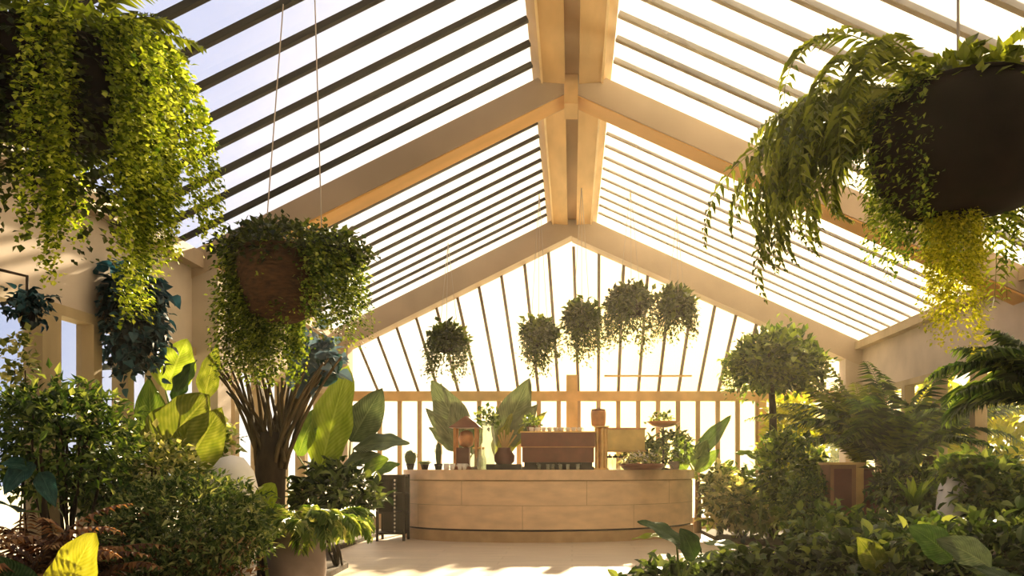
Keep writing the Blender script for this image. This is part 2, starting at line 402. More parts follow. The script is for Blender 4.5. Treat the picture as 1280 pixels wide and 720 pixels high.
def wires(parent, c, rz, top, r=.006, pts=None):
    for a, b in pts:
        s = MB(); s.tube([a, b], r, 5); s.build('hanging_wire', M['wire'], parent)

# ------------------------------------------------------------------ the room
XL, XR, YB, YF = -4.4, 5.3, 15.0, -1.5
RW = .46
def roofz(X): return 5.66 - (.5 * (-X - RW) if X < -RW else .45 * (X - RW) if X > RW else 0)
ZL, ZR = roofz(XL), roofz(XR)
HEAD = 2.55
m = MB(); m.box((XL - .3, YF, -.12), (XR + .3, YB + .1, 0)); struct('floor', m, M['floor'])
m = MB(); m.box((-40, YB + .1, -.22), (40, 60, -.10)); m.box((-40, YF, -.22), (XL - .3, YB + .1, -.10)); m.box((XR + .3, YF, -.22), (40, YB + .1, -.10))
struct('ground_outside', m, solid('pale_ground', (.60, .56, .42), .95, .15, 1))
# walls: plaster above the window heads, a low kerb below
m = MB(); m.box((XL - .25, YF, HEAD), (XL, YB, ZL - .02)); m.box((XL - .25, YF, 0), (XL, YB, .35)); struct('wall_left', m, M['plaster'])
m = MB(); m.box((XR, YF, HEAD), (XR + .25, YB, ZR - .02)); m.box((XR, YF, 0), (XR + .25, YB, .35)); struct('wall_right', m, M['plaster'])
# trims: eaves, header undersides
k = 1
def trim(mb, mat):
    global k
    o = struct('trim_%d' % k, mb, mat); k += 1; return o
m = MB(); m.box((XL - .02, YF, ZL - .22), (XL + .14, YB, ZL - .04)); trim(m, M['timber_gable'])
m = MB(); m.box((XR - .14, YF, ZR - .16), (XR + .02, YB, ZR - .02)); trim(m, M['post'])
m = MB(); m.box((XL - .1, YF, HEAD - .09), (XL + .05, YB, HEAD)); trim(m, M['post'])
m = MB(); m.box((XR - .05, YF, HEAD - .09), (XR + .1, YB, HEAD)); trim(m, M['post'])
# ridge: two timber beams with a dark groove between, highlights on their outer edges painted as pale strips
for sgn in (-1, 1):
    m = MB(); pf = [(.08, 5.60), (.34, 5.62), (RW, 5.74), (RW, 5.95), (.08, 5.95)]
    v = [(sgn * x, y, z) for y in (YF, YB) for x, z in pf]; n5 = len(pf)
    f = [tuple(range(n5)), tuple(range(n5, 2 * n5))[::-1]] + [(i, n5 + i, n5 + (i + 1) % n5, (i + 1) % n5) for i in range(n5)]
    m.add(v, f); trim(m, M['timber'])
    m = MB(); m.box((min(sgn * .335, sgn * .36), YF, 5.605), (max(sgn * .335, sgn * .36), YB - .4, 5.66)); trim(m, M['highlight_strip'])
m = MB(); m.box((-.08, YF, 5.70), (.08, YB, 5.95)); trim(m, M['groove'])
# rafters: near frame, gable frame and one behind the camera's field
def rafter(Y0, w, dep, mat, colm=True, under=False):
    for sgn, Xe, zz in ((-1, XL, ZL), (1, XR, ZR)):
        m = MB(); a = (sgn * .06, Y0 + w / 2, roofz(RW) + (.2 if sgn < 0 else .18)); e = (Xe, Y0 + w / 2, zz - .0)
        top = lambda X: roofz(X) if abs(X) > RW else roofz(RW) + (RW - abs(X)) * (.5 if sgn < 0 else .45)
        pf = [(0, top(0) - .02), (Xe, top(Xe) - .02), (Xe, top(Xe) - dep), (0, top(0) - dep - .02)]
        v = [(x, y, z) for y in (Y0, Y0 + w) for x, z in pf]
        m.add(v, [(0, 1, 2, 3), (7, 6, 5, 4), (0, 4, 5, 1), (1, 5, 6, 2), (2, 6, 7, 3), (3, 7, 4, 0)]); trim(m, mat)
        if under:
            pf = [(sgn * .05, top(0) - dep - .022), (Xe, top(Xe) - dep - .002), (Xe, top(Xe) - dep - .03), (sgn * .05, top(0) - dep - .05)]
            v = [(x, y, z) for y in (Y0 + .02, Y0 + w - .02) for x, z in pf]
            m = MB(); m.add(v, [(0, 1, 2, 3), (7, 6, 5, 4), (0, 4, 5, 1), (1, 5, 6, 2), (2, 6, 7, 3), (3, 7, 4, 0)]); trim(m, M['underside'])
        if colm and not (sgn > 0 and 5 < Y0 < 12):
            m = MB(); m.box((min(Xe, Xe - sgn * .3), Y0 + .012, 0), (max(Xe, Xe - sgn * .3), Y0 + w - .012, zz - .1)); trim(m, M['plaster'])
rafter(9.25, .38, .34, M['timber_raft'], under=True)
rafter(YB - .4, .38, .46, M['timber_gable'])
rafter(3.4, .36, .38, M['timber_raft'])
m = MB(); m.box((-.09, 9.22, 5.36), (.07, 9.64, 5.72)); trim(m, M['timber'])
# left wall posts and right wall posts
for y0, w in ((5.2, .12), (5.9, .12), (6.56, .24), (7.26, .13), (7.82, .11), (8.42, .16), (10.3, .14), (11.2, .14), (12.1, .14), (13.0, .14), (13.9, .14)):
    m = MB(); m.box((XL - .1, y0, .35), (XL + .06, y0 + w, HEAD - .09)); trim(m, M['post'])
for y0 in (7.2, 8.3, 10.4, 11.5, 12.6, 13.7):
    m = MB(); m.box((XR - .06, y0, .35), (XR + .1, y0 + .14, HEAD - .09)); trim(m, M['post'])

# roof glazing: each slope and bay is one window with its own bars
wn = 1
def roof_window(sgn, ys, y0, y1, bmat, gmat, w, d):
    global wn
    s = shell('window_%d' % wn); wn += 1
    X0, X1 = sgn * RW, (XL if sgn < 0 else XR); z0, z1 = roofz(X0), roofz(X1)
    m = MB(); h = .035
    m.add([(X0, y0, z0 + h), (X0, y1, z0 + h), (X1, y1, z1 + h), (X1, y0, z1 + h)], [(0, 1, 2, 3)]); m.build('pane', gmat, s)
    for y in ys:
        m = MB(); m.beam((X0, y, z0 + .03), (X1, y, z1 + .03), w, d, side=(0, 1, 0)); m.build('glazing_bar', bmat, s)
near = [8.93 - .45 * i for i in range(19)]
back = [10.02 + .42 * i for i in range(11)]
roof_window(-1, near, YF, 9.28, M['bar_shade'], M['glass_left'], .05, .055)
roof_window(-1, back, 9.58, 14.62, M['bar_shade_far'], M['glass_left'], .034, .045)
roof_window(1, near, YF, 9.28, M['bar_glow'], M['glass_right'], .055, .055)
roof_window(1, back, 9.58, 14.62, M['bar_glow_far'], M['glass_right'], .034, .042)
# gable window
s = shell('window_%d' % wn); wn += 1
m = MB(); yy = YB - .02
m.add([(XL, yy, 0), (XR, yy, 0), (XR, yy, ZR - .1), (RW, yy, 5.5), (-RW, yy, 5.5), (XL, yy, ZL - .1)], [(0, 1, 2, 3, 4, 5)]); m.build('pane', M['glassc'], s)
for i in range(21):
    x490 = 448 + 25 * i; sl = (745 - x490) / 660
    def pt(y): return P(x490 + sl * (y - 490), y, YB - .06)
    y = 490
    while y > 280 and pt(y).z < roofz(pt(y).x) - .42: y -= 1
    a, b = pt(496), pt(y - 4)
    if a.x < XL + .1 or b.x < XL + .1: continue
    m = MB(); m.box((a.x - .04, YB - .13, .2), (a.x + .04, YB - .05, HEAD - .1)); m.build('lower_post', M['lowpost'], s)
    m = MB(); m.beam(a, b, .055, .07, up=(0, 1, 0), side=(1, 0, 0)); m.build('mullion', M['mullion'], s)
m = MB(); m.box((XL, YB - .16, HEAD - .14), (XR, YB - .02, HEAD + .04)); m.build('transom', M['timber'], s)
m = MB(); m.box((PX(708, YB), YB - .2, 0), (PX(722, YB), YB - .03, PZ(470, YB))); m.build('centre_post', M['timber'], s)
m = MB(); m.box((PX(946, YB), YB - .2, 0), (PX(955, YB), YB - .03, HEAD)); m.build('side_post', M['timber'], s)
m = MB(); m.box((PX(755, YB), YB - .10, PZ(471.5, YB)), (PX(864, YB), YB - .04, PZ(469.5, YB))); m.build('upper_rail', M['timber'], s)
m = MB(); m.box((XL, YB - .14, 0), (XR, YB - .02, .25)); m.build('sill', M['timber_gable'], s)
# side windows
for X, edges in ((XL - .05, (-1.5, 5.2, 5.9, 6.6, 7.3, 7.85, 8.5, 9.4, 10.35, 11.25, 12.15, 13.05, 13.95, 15)), (XR + .05, (-1.5, 7.25, 8.35, 9.4, 10.45, 11.55, 12.65, 13.75, 15))):
    for a, b in zip(edges[:-1], edges[1:]):
        s = shell('window_%d' % wn, (X, (a + b) / 2, .35)); wn += 1
        m = MB(); m.add([(X, a, .35), (X, b, .35), (X, b, HEAD), (X, a, HEAD)], [(0, 1, 2, 3)]); m.build('pane', M['glassc'], s)
        m = MB(); m.box((X - .04, a, .33), (X + .04, b, .40)); m.build('sill', M['post'], s)
# planting beds
BZ = .06
m = MB(); m.prism([(XL, 3), (-2.3, 3), (-2.35, 6.2), (-2.75, 6.6), (-2.62, 7.4), (-2.55, 8.2), (-2.6, 9.3), (-2.9, 9.9), (-3.3, 10.6), (-3.3, 14.6), (XL, 14.6)], 0, BZ); trim(m, M['soil'])
m = MB(); m.prism([(.45, 4), (.40, 8.2), (1.3, 9.0), (2.6, 10.6), (2.95, 11.8), (2.3, 12.35), (2.3, 14.6), (XR, 14.6), (XR, 4)], 0, BZ); trim(m, M['soil'])

# ------------------------------------------------------------------ bar counter
def bez(p, n=40):
    out = []
    for i in range(n + 1):
        t = i / n; q = [np.array(a, float) for a in p]
        while len(q) > 1: q = [q[j] * (1 - t) + q[j + 1] * t for j in range(len(q) - 1)]
        out.append(q[0])
    return out
CT = 1.135
front = bez([(-2.86, 13.75), (-2.75, 12.35), (-.2, 11.95), (1.5, 12.5), (2.14, 14.2)])
def ring(off, dep=.85):
    pts = [np.array(p) for p in front]; n = len(pts); o = []
    for i in range(n):
        t = pts[min(i + 1, n - 1)] - pts[max(i - 1, 0)]; nn = np.array([t[1], -t[0]]) / np.linalg.norm(t); o.append(tuple(pts[i] + nn * off))
    i_ = []
    for i in range(n):
        t = pts[min(i + 1, n - 1)] - pts[max(i - 1, 0)]; nn = np.array([t[1], -t[0]]) / np.linalg.norm(t); q = pts[i] - nn * dep
        i_.append((float(np.clip(q[0], -2.55 + off * -1, 1.9)), min(float(q[1]), 14.3)))
    return o, i_
cnt = thing('bar_counter', 'long curved pale oak bar counter standing on the floor before the gable window', 'counter', (-.3, 13.2, 0))
def strip(off, z0, z1, name, mat, dep=.85, par=cnt):
    o, i_ = ring(off, dep); n = len(o); m = MB()
    v = [(*p, z0) for p in o] + [(*p, z1) for p in o] + [(*p, z0) for p in i_] + [(*p, z1) for p in i_]
    f = []
    for i in range(n - 1):
        f += [(i, i + 1, n + i + 1, n + i), (2 * n + i + 1, 2 * n + i, 3 * n + i, 3 * n + i + 1), (n + i, n + i + 1, 3 * n + i + 1, 3 * n + i), (i + 1, i, 2 * n + i, 2 * n + i + 1)]
    f += [(0, n, 3 * n, 2 * n), (n - 1, 3 * n - 1, 4 * n - 1, 2 * n - 1)]
    m.add(v, f); return m.build(name, mat, par)
strip(.0, .20, .955, 'front_panel', M['counter'])
strip(.02, .62, .63, 'panel_joint', M['plinth'], .80) if False else None
strip(-.012, .955, .975, 'shadow_gap', M['plinth'])
strip(.03, .975, CT, 'countertop', M['counter_top'])
strip(-.035, .17, .20, 'plinth_gap', M['darkmetal'])
strip(.015, 0, .17, 'plinth', M['plinth'])
# joints between the veneer panels
def seam(i, z0, z1):
    p = front[i]; t = front[i + 1] - front[i - 1]; nn = np.array([t[1], -t[0]]) / np.linalg.norm(t)
    q = p + nn * .001; m = MB(); m.beam((*q, z0), (*q, z1), .008, .006, up=tuple([*(nn), 0])); m.build('panel_seam', M['plinth'], cnt)
for i in (6, 18, 29): seam(i, .20, .575)
for i in (12, 24, 34): seam(i, .575, .955)
m = MB(); pts = []
for i in range(len(front)):
    t = front[min(i + 1, 40)] - front[max(i - 1, 0)]; nn = np.array([t[1], -t[0]]) / np.linalg.norm(t); pts.append((*(front[i] + nn * .0), .575))
m.tube(pts, .004, 4); m.build('panel_seam', M['plinth'], cnt)

# ------------------------------------------------------------------ things on the counter
def at(x, Y): return Vector((PX(x, Y), Y, CT))
def jarmesh(prof, n=18):
    m = MB(); m.lathe((0, 0, 0), prof, n); return m
# espresso machine
b = at(698, 13.2)
mc = thing('espresso_machine', 'wide red-brown espresso machine with cups on its roof, on the middle of the counter', 'coffee machine', b)
w = 44 * .0132
m = MB(); m.box((b.x - w, b.y - .25, CT + .12), (b.x + w, b.y + .3, CT + .36)); m.build('lower_body', M['redwood'], mc)
m = MB(); m.box((b.x - w * 1.03, b.y - .29, CT + .375), (b.x + w * 1.03, b.y + .3, CT + .60)); m.build('upper_body', M['redwood'], mc)
m = MB(); m.box((b.x - w * 1.02, b.y - .275, CT + .36), (b.x + w * 1.02, b.y + .3, CT + .375)); m.build('trim_band', M['copper'], mc)
m = MB(); m.box((b.x - w * 1.05, b.y - .30, CT + .60), (b.x + w * 1.05, b.y + .3, CT + .62)); m.build('cup_tray', M['brass'], mc)
m = MB(); m.box((b.x - w, b.y - .33, CT), (b.x + w, b.y + .3, CT + .05)); m.build('drip_tray', M['darkmetal'], mc)
m = MB(); m.box((b.x - w * .96, b.y - .1, CT + .05), (b.x + w * .96, b.y + .28, CT + .12)); m.build('back_plate', M['darkmetal'], mc)
for i in range(3):
    gx = b.x - w * .6 + i * w * .6; m = MB(); m.tube([(gx, b.y - .2, CT + .13), (gx, b.y - .2, CT + .075)], .03, 10); h = m.build('group_head', M['darkmetal'], mc)
    m = MB(); m.tube([(gx, b.y - .2, CT + .085), (gx, b.y - .37, CT + .075)], .01, 6); m.build('filter_handle', M['darkmetal'], h)
# cups
proto = thing('cup', 'small cream cup at the left end of the row on the coffee machine', 'cup', (0, 0, 0), 'cups on the roof of the coffee machine')
jarmesh([(.022, 0), (.034, .02), (.04, .07), (.036, .07), (.03, .02)]).build('bowl', M['cup'], proto, True)
m = MB(); m.tube([(.038 + .02 * math.sin(q), 0, .038 - .022 * math.cos(q)) for q in np.linspace(0, PI, 7)], .006, 5); m.build('handle', M['cup'], proto, True)
for i in range(9):
    loc = (b.x - w * .75 + i * w * .17, b.y - .17, CT + .62)
    if i == 0: proto.location = loc
    else: dup(proto, loc, 'small cream cup in the row on the coffee machine')
proto['label'] = 'small cream cup in the row on the coffee machine'
gl = thing('drinking_glass', 'small clear glass standing before the coffee machine', 'glass', (b.x - .3, b.y - .42, CT), 'small glasses before the coffee machine')
o = jarmesh([(.026, 0), (.034, .09), (.031, .09), (.024, .008)]); o.v = [v + np.array(gl.location) for v in o.v]; o.build('tumbler', M['bottle'], gl, True)
for dx in (-.12, .02, .10, .22, .34, .5): dup(gl, (b.x - .3 + dx + .12, b.y - .42 - .01 * (dx > .2), CT), 'small clear glass standing before the coffee machine')
# plant pot on the machine roof
b2 = Vector((PX(664, 13.25), 13.3, CT + .62))
t = thing('potted_plant', 'small brown pot of greenery on the left end of the coffee machine', 'plant', b2)
m = MB(); m.lathe(b2, [(.06, 0), (.085, .11), (.075, .11), (.06, .09)], 16); m.build('pot', M['redwood'], t, True)
m = MB(); bush(m, b2 + Vector((0, 0, .17)), (.13, .11, .10), 160, .06, 5, up=.5); m.build('foliage', L['olive'], t)
# copper canister on tan tap column
b3 = at(751, 13.05)
t = thing('tap_column', 'tan tap column standing at the right end of the coffee machine', 'tap', b3)
for dx, rr in ((-.06, .035), (.02, .045), (.08, .03)):
    m = MB(); m.lathe(b3 + Vector((dx, 0, 0)), [(rr * 1.2, 0), (rr, .05), (rr, .62), (rr * 1.2, .66), (rr * .8, .7)], 14); m.build('pipe', M['brass'], t, True)
m = MB(); m.box((b3.x - .12, b3.y - .07, CT), (b3.x + .13, b3.y + .07, CT + .03)); m.build('foot_plate', M['brass'], t)
m = MB(); m.box((b3.x - .11, b3.y - .1, CT + .69), (b3.x + .13, b3.y + .1, CT + .71)); m.build('shelf_plate', M['brass'], t)
b4 = Vector((PX(748, 13.05), 13.05, CT + .71))
t = thing('canister', 'brown cylindrical canister on top of the tan tap column', 'canister', b4)
m = MB(); m.lathe(b4, [(.10, 0), (.115, .03), (.125, .20), (.12, .24), (.115, .25)], 22); m.build('body', M['copper'], t, True)
m = MB(); m.lathe(b4, [(.118, .25), (.11, .275), (.03, .285), (.0305, .30), (.01, .305)], 22); m.build('lid', M['redwood'], t, True)
# brown copper lantern on the left
b5 = at(583, 13.1)
t = thing('lantern', 'red-brown lantern with a pitched roof near the left end of the counter', 'lantern', b5)
m = MB(); m.box((b5.x - .2, b5.y - .18, CT), (b5.x + .2, b5.y + .18, CT + .05)); m.build('base', M['redwood'], t)
for sx in (-1, 1):
    for sy in (-1, 1):
        m = MB(); m.box((b5.x + sx * .17 - .02, b5.y + sy * .15 - .02, CT + .05), (b5.x + sx * .17 + .02, b5.y + sy * .15 + .02, CT + .68)); m.build('corner_post', M['copper'], t)
m = MB(); m.box((b5.x - .15, b5.y - .1, CT + .05), (b5.x + .05, b5.y + .12, CT + .36)); m.build('inner_box', M['maroon'], t)
m = MB(); m.lathe(b5 + Vector((0, 0, .36)), [(.04, 0), (.11, .04), (.13, .14), (.10, .25), (.04, .28)], 18); m.build('copper_pot', M['copper'], t, True)
m = MB(); z = CT + .68; v = [(b5.x - .26, b5.y - .22, z), (b5.x + .26, b5.y - .22, z), (b5.x + .26, b5.y + .22, z), (b5.x - .26, b5.y + .22, z), (b5.x - .02, b5.y, z + .2), (b5.x + .02, b5.y, z + .2)]
m.add(v, [(0, 3, 2, 1), (0, 1, 5, 4), (2, 3, 4, 5), (1, 2, 5), (3, 0, 4)]); m.build('roof', M['redwood'], t)
# cactus pots at left end
for x, Y, h, rr, lab in ((513, 13.75, .33, .10, 'dark round-headed cactus in a pot at the left end of the counter'), (548, 13.45, .45, .05, 'tall dark cactus beside the red-brown lantern'), (531, 13.6, .14, .09, 'low dark cactus between two taller ones on the counter')):
    b6 = at(x, Y); t = thing('cactus', lab, 'cactus', b6)
    m = MB(); m.lathe(b6, [(.05, 0), (.075, .10), (.068, .10), (.06, .085)], 14); m.build('pot', M['darkpot'], t, True)
    m = MB(); hh = h - .08; m.lathe(b6 + Vector((0, 0, .08)), [(rr * .6, 0), (rr * .95, hh * .3), (rr, hh * .6), (rr * .7, hh * .9), (rr * .15, hh)], 14); m.build('cactus_body', L['dkgreen'], t, True)
    m = MB(); r_ = rng(int(x)); u = rdir(r_, 120); u[:, 2] = np.abs(u[:, 2]) * .9; pos = np.array(b6) + np.array([0, 0, .08 + hh * .5]) + u * np.array([rr, rr, hh * .5]); m.leaves(pos, u, rdir(r_, 120), .035, .2); m.build('spines', L['olive'], t)
# white cups by the lantern and clear bottles
cp = thing('mug', 'white mug in the short row before the red-brown lantern', 'mug', (0, 0, 0), 'white mugs before the lantern')
jarmesh([(.035, 0), (.045, .02), (.048, .10), (.042, .10), (.036, .02)]).build('bowl', M['white'], cp, True)
m = MB(); m.tube([(.045 + .025 * math.sin(q), 0, .052 - .03 * math.cos(q)) for q in np.linspace(0, PI, 7)], .008, 5); m.build('handle', M['white'], cp, True)
for i, x in enumerate((558, 566, 575, 581)):
    loc = at(x, 12.95)
    if i == 0: cp.location = loc
    else: dup(cp, loc, cp['label'])
bt = thing('bottle', 'clear bottle in the cluster right of the lantern', 'bottle', (0, 0, 0), 'clear bottles beside the lantern')
jarmesh([(.045, 0), (.05, .02), (.05, .17), (.02, .24), (.018, .31), (.022, .31), (.022, .33)]).build('body', M['bottle'], bt, True)
jarmesh([(.019, .33), (.02, .36), (.012, .365)]).build('stopper', M['brass'], bt, True)
for i, (x, Y) in enumerate(((592, 12.85), (598, 13.0), (604, 12.9), (600, 12.75))):
    loc = at(x, Y)
    if i == 0: bt.location = loc
    else: dup(bt, loc, bt['label'])
# tall glass vase
b7 = at(609, 13.25)
t = thing('glass_vase', 'tall pale green glass vase with a leafy sprig between the two upright grey-green leaves', 'vase', b7)
m = MB(); m.lathe(b7, [(.08, 0), (.12, .04), (.15, .35), (.13, .6), (.09, .74), (.10, .78)], 20); m.build('vessel', M['bottle'], t, True)
m = MB(); bush(m, b7 + Vector((0, 0, .86)), (.17, .15, .10), 120, .1, 9, up=.4); m.build('sprig', L['green'], t)
# low dark tray
b8 = at(632, 13.1); t = thing('tray', 'long low dark tray between the vase and the coffee machine', 'tray', b8)
m = MB(); m.box((b8.x - .3, b8.y - .18, CT), (b8.x + .26, b8.y + .18, CT + .05)); m.build('tray_base', M['darkmetal'], t)
m = MB()
for lo, hi in (((-.3, -.18, .05), (.26, -.15, .09)), ((-.3, .15, .05), (.26, .18, .09)), ((-.3, -.15, .05), (-.27, .15, .09)), ((.23, -.15, .05), (.26, .15, .09))): m.box(b8 + Vector(lo), b8 + Vector(hi))
m.build('tray_rim', M['darkmetal'], t)
b9 = Vector((b8.x - .02, b8.y, CT + .05)); t = thing('clay_pot', 'round dark clay pot with pale dry stalks on the low dark tray', 'pot', b9)
m = MB(); m.lathe(b9, [(.07, 0), (.16, .08), (.17, .18), (.10, .28), (.11, .31)], 20); m.build('vessel', M['maroon'], t, True)
for i in range(7):
    m = MB(); m.tube([b9 + Vector((0, 0, .25)), b9 + Vector((-.1 + .05 * i, -.03, .52 + .04 * (i % 3)))], .014, 5); m.build('dry_stalk', M['wood_lit'], t)
# amber case
b10 = at(781, 13.2); t = thing('display_case', 'amber glass display case on thin legs right of the tap column', 'case', b10)
m = MB(); m.box((b10.x - .32, b10.y - .15, CT + .32), (b10.x + .32, b10.y + .18, CT + .66)); m.build('case_body', M['amber'], t)
m = MB(); m.box((b10.x - .34, b10.y - .17, CT + .66), (b10.x + .34, b10.y + .2, CT + .685)); m.build('case_lid', M['copper'], t)
m = MB(); m.box((b10.x - .34, b10.y - .17, CT + .295), (b10.x + .34, b10.y + .2, CT + .32)); m.build('case_bottom', M['wood_lit'], t)
for sx in (-1, 1):
    for sy in (-.13, .16):
        m = MB(); m.tube([(b10.x + sx * .31, b10.y + sy, CT), (b10.x + sx * .31, b10.y + sy, CT + .30)], .012, 6); m.build('leg', M['darkmetal'], t)
jr = thing('jar', 'clear lidded jar under the amber case', 'jar', (0, 0, 0), 'clear jars under the amber case')
jarmesh([(.04, 0), (.048, .02), (.048, .16), (.038, .19)]).build('body', M['bottle'], jr, True)
jarmesh([(.042, .19), (.044, .22), (.012, .23), (.014, .25)]).build('lid', M['darkmetal'], jr, True)
for i, (x, Y) in enumerate(((762, 12.95), (769, 12.9), (776, 13.0))):
    if i == 0: jr.location = at(x, Y)
    else: dup(jr, at(x, Y), jr['label'])
# planter tray with white flowers
b11 = at(803, 12.95); t = thing('planter_tray', 'shallow brown planter of pale flowers at the right of the counter', 'planter', b11)
m = MB(); m.lathe(b11, [(.30, 0), (.36, .06), (.36, .10), (.33, .10), (.31, .07)], 26); m.build('bowl', M['redwood'], t, True)
m = MB(); bush(m, b11 + Vector((0, 0, .15)), (.32, .28, .09), 350, .06, 12, up=.6); m.build('foliage', L['varieg'], t)
m = MB(); bush(m, b11 + Vector((-.02, -.08, .2)), (.25, .15, .08), 60, .05, 13, wid=1.0); m.build('blossom', M['white'], t)
# raised wooden bowl
b12 = at(829, 13.3); t = thing('raised_bowl', 'wide brown wooden bowl raised on a thin stand near the right end of the counter', 'bowl', b12)
m = MB(); m.lathe(b12 + Vector((0, 0, .70)), [(.06, 0), (.18, .03), (.28, .10), (.26, .10), (.16, .05)], 24); m.build('bowl', M['copper'], t, True)
m = MB(); m.lathe(b12, [(.12, 0), (.12, .02), (.015, .04), (.015, .70), (.05, .71)], 14); m.build('stand', M['darkmetal'], t, True)
m = MB(); bush(m, b12 + Vector((-.04, 0, .84)), (.2, .17, .08), 130, .07, 15, up=.6); m.build('foliage', L['olive'], t)
# leafy pots on the right end
for x, Y, s_, lab, lm, sd in ((843, 13.4, .28, 'bushy green pot plant on the right end of the counter', 'green', 21), (815, 13.45, .22, 'small grey-green pot plant under the raised bowl', 'box', 22), (790, 13.5, .2, 'pale wispy pot plant behind the amber case', 'varieg', 23)):
    bb = at(x, Y); t = thing('potted_plant', lab, 'plant', bb)
    m = MB(); m.lathe(bb, [(.07, 0), (.10, .14), (.09, .14), (.075, .11)], 16); m.build('pot', M['mauve'], t, True)
    m = MB(); bush(m, bb + Vector((0, 0, .16 + s_ * .7)), (s_, s_ * .8, s_), 260, .11, sd, up=.5, wid=.5, tpl='oval'); m.build('foliage', L[lm], t)
# dark rack at the left end of the counter
b13 = Vector((PX(486, 12.6), 12.9, 0))
t = thing('bead_rack', 'dark upright rack with a string of white beads at the left end of the counter', 'rack', b13)
hw = .21
for sx in (-1, 1):
    for sy in (-.18, .18):
        m = MB(); m.box((b13.x + sx * hw - .02, b13.y + sy - .02, 0), (b13.x + sx * hw + .02, b13.y + sy + .02, 1.06)); m.build('upright', M['darkmetal'], t)
for z in (.12, .45, .75, 1.04):
    m = MB(); m.box((b13.x - hw, b13.y - .18, z - .015), (b13.x + hw, b13.y + .18, z + .015)); m.build('shelf', M['darkmetal'], t)
m = MB(); m.box((b13.x - hw, b13.y + .17, .1), (b13.x + hw, b13.y + .19, 1.04)); m.build('back_panel', M['darkmetal'], t)
m = MB(); m.box((b13.x - hw, b13.y - .18, .46), (b13.x + .03, b13.y + .16, .98)); m.build('drawer_box', M['darkpot'], t)
m = MB()
for i in range(14): m.lathe((b13.x + .07, b13.y - .2, .16 + i * .062), [(.006, -.02), (.018, 0), (.006, .02)], 8)
m.build('bead_string', M['white'], t, True)

# ------------------------------------------------------------------ hanging baskets
def basket(label, c, R, H, pot, leafm, nst, lens, spread, leaf, per_m, seed, top=None, rise=.1, wire_pts=None, topm=None, ntop=300, trel=.35, wid=.8, extra=None, tpl='small', droopk=.25, jit=.03, topleaf=None, bundle=0):
    c = Vector(c); t = thing('hanging_basket', label, 'hanging basket', c + Vector((0, 0, -H)))
    m = MB(); m.lathe(c, [(R * .35, -H), (R * .7, -H * .88), (R * .93, -H * .55), (R, -H * .2), (R * 1.02, 0), (R * .94, 0), (R * .9, -.03)], 28); m.build('basket', pot, t, True)
    m = MB(); m.tube([(c.x + R * math.cos(q), c.y + R * math.sin(q), c.z) for q in np.linspace(0, 2 * PI, 29)], .018, 6); m.build('rim', pot, t, True)
    m = MB(); strands(m, c, R, nst, lens, spread, leaf, per_m, seed, rise=rise, wid=wid, tpl=tpl, droopk=droopk, jit=jit, bundle=bundle)
    if extra: extra(m)
    m.build('trailing_vines', leafm, t)
    m = MB(); bush(m, c + Vector((0, 0, .06)), (R * 1.25, R * 1.25, trel * R), ntop, topleaf or leaf * 1.2, seed + 1, up=.4); m.build('top_foliage', topm or leafm, t)
    if wire_pts is None:
        zt = roofz(c.x) + .02
        wire_pts = [((c.x + R * math.cos(q), c.y + R * math.sin(q), c.z), (c.x, c.y, zt)) for q in (PI / 6, 5 * PI / 6, 3 * PI / 2)]
    for a, b_ in wire_pts:
        m = MB(); m.tube([a, b_], .005, 5); m.build('hanging_wire', M['wire'], t)
    return t
# 1 near left, golden curtain
c1 = P(58, 75, 4.0)
def ex1(m):
    strands(m, c1 + Vector((.22, -.10, 0)), .30, 50, (1.15, 1.50), .16, .036, 200, 102, rise=.06, az=(-1.6, .3), droopk=.3, jit=.022, bundle=5)
    strands(m, c1 + Vector((.25, 0, 0)), .30, 45, (.70, 1.02), .44, .036, 200, 103, rise=.08, az=(-.9, 1.0), droopk=.3, jit=.022, bundle=5)
    strands(m, c1 + Vector((-.26, -.12, 0)), .24, 40, (.9, 1.22), .12, .036, 200, 105, rise=.06, az=(3.4, 5.6), droopk=.3, jit=.022, bundle=5)
    strands(m, c1 + Vector((-.1, -.1, 0)), .34, 40, (1.05, 1.35), .2, .036, 200, 104, rise=.06, az=(3.3, 5.0), droopk=.3, jit=.022, bundle=5)
t = basket('largest hanging basket, a golden-green curtain of trailing leaves, before the left roof panes', c1, .40, .42, M['darkpot'], L['ivy_gold'], 55, (.85, 1.2), .40, .036, 190, 101, topm=L['fern'], ntop=520, trel=.6, extra=ex1, droopk=.3, topleaf=.11, jit=.022, bundle=5)
m = MB(); strands(m, c1, .38, 90, (.6, 1.05), .22, .06, 60, 107, rise=.02, droopk=.3); m.build('shaded_inner_vines', L['ivy_dark'], t)  # dark leaves put in for the shaded core of the basket
for i in range(9):
    r_ = rng(1080 + i); m = MB(); a = -.5 + i * .22; frond(m, np.array(c1) + np.array([.2, 0, .05]), a, r_.uniform(.3, .9), r_.uniform(.45, .62), r_.uniform(1.2, 2.0), .11, 1090 + i, n=18, wid=.4, hang=.1, rr=.004); m.build('frond', L['fern'], t)
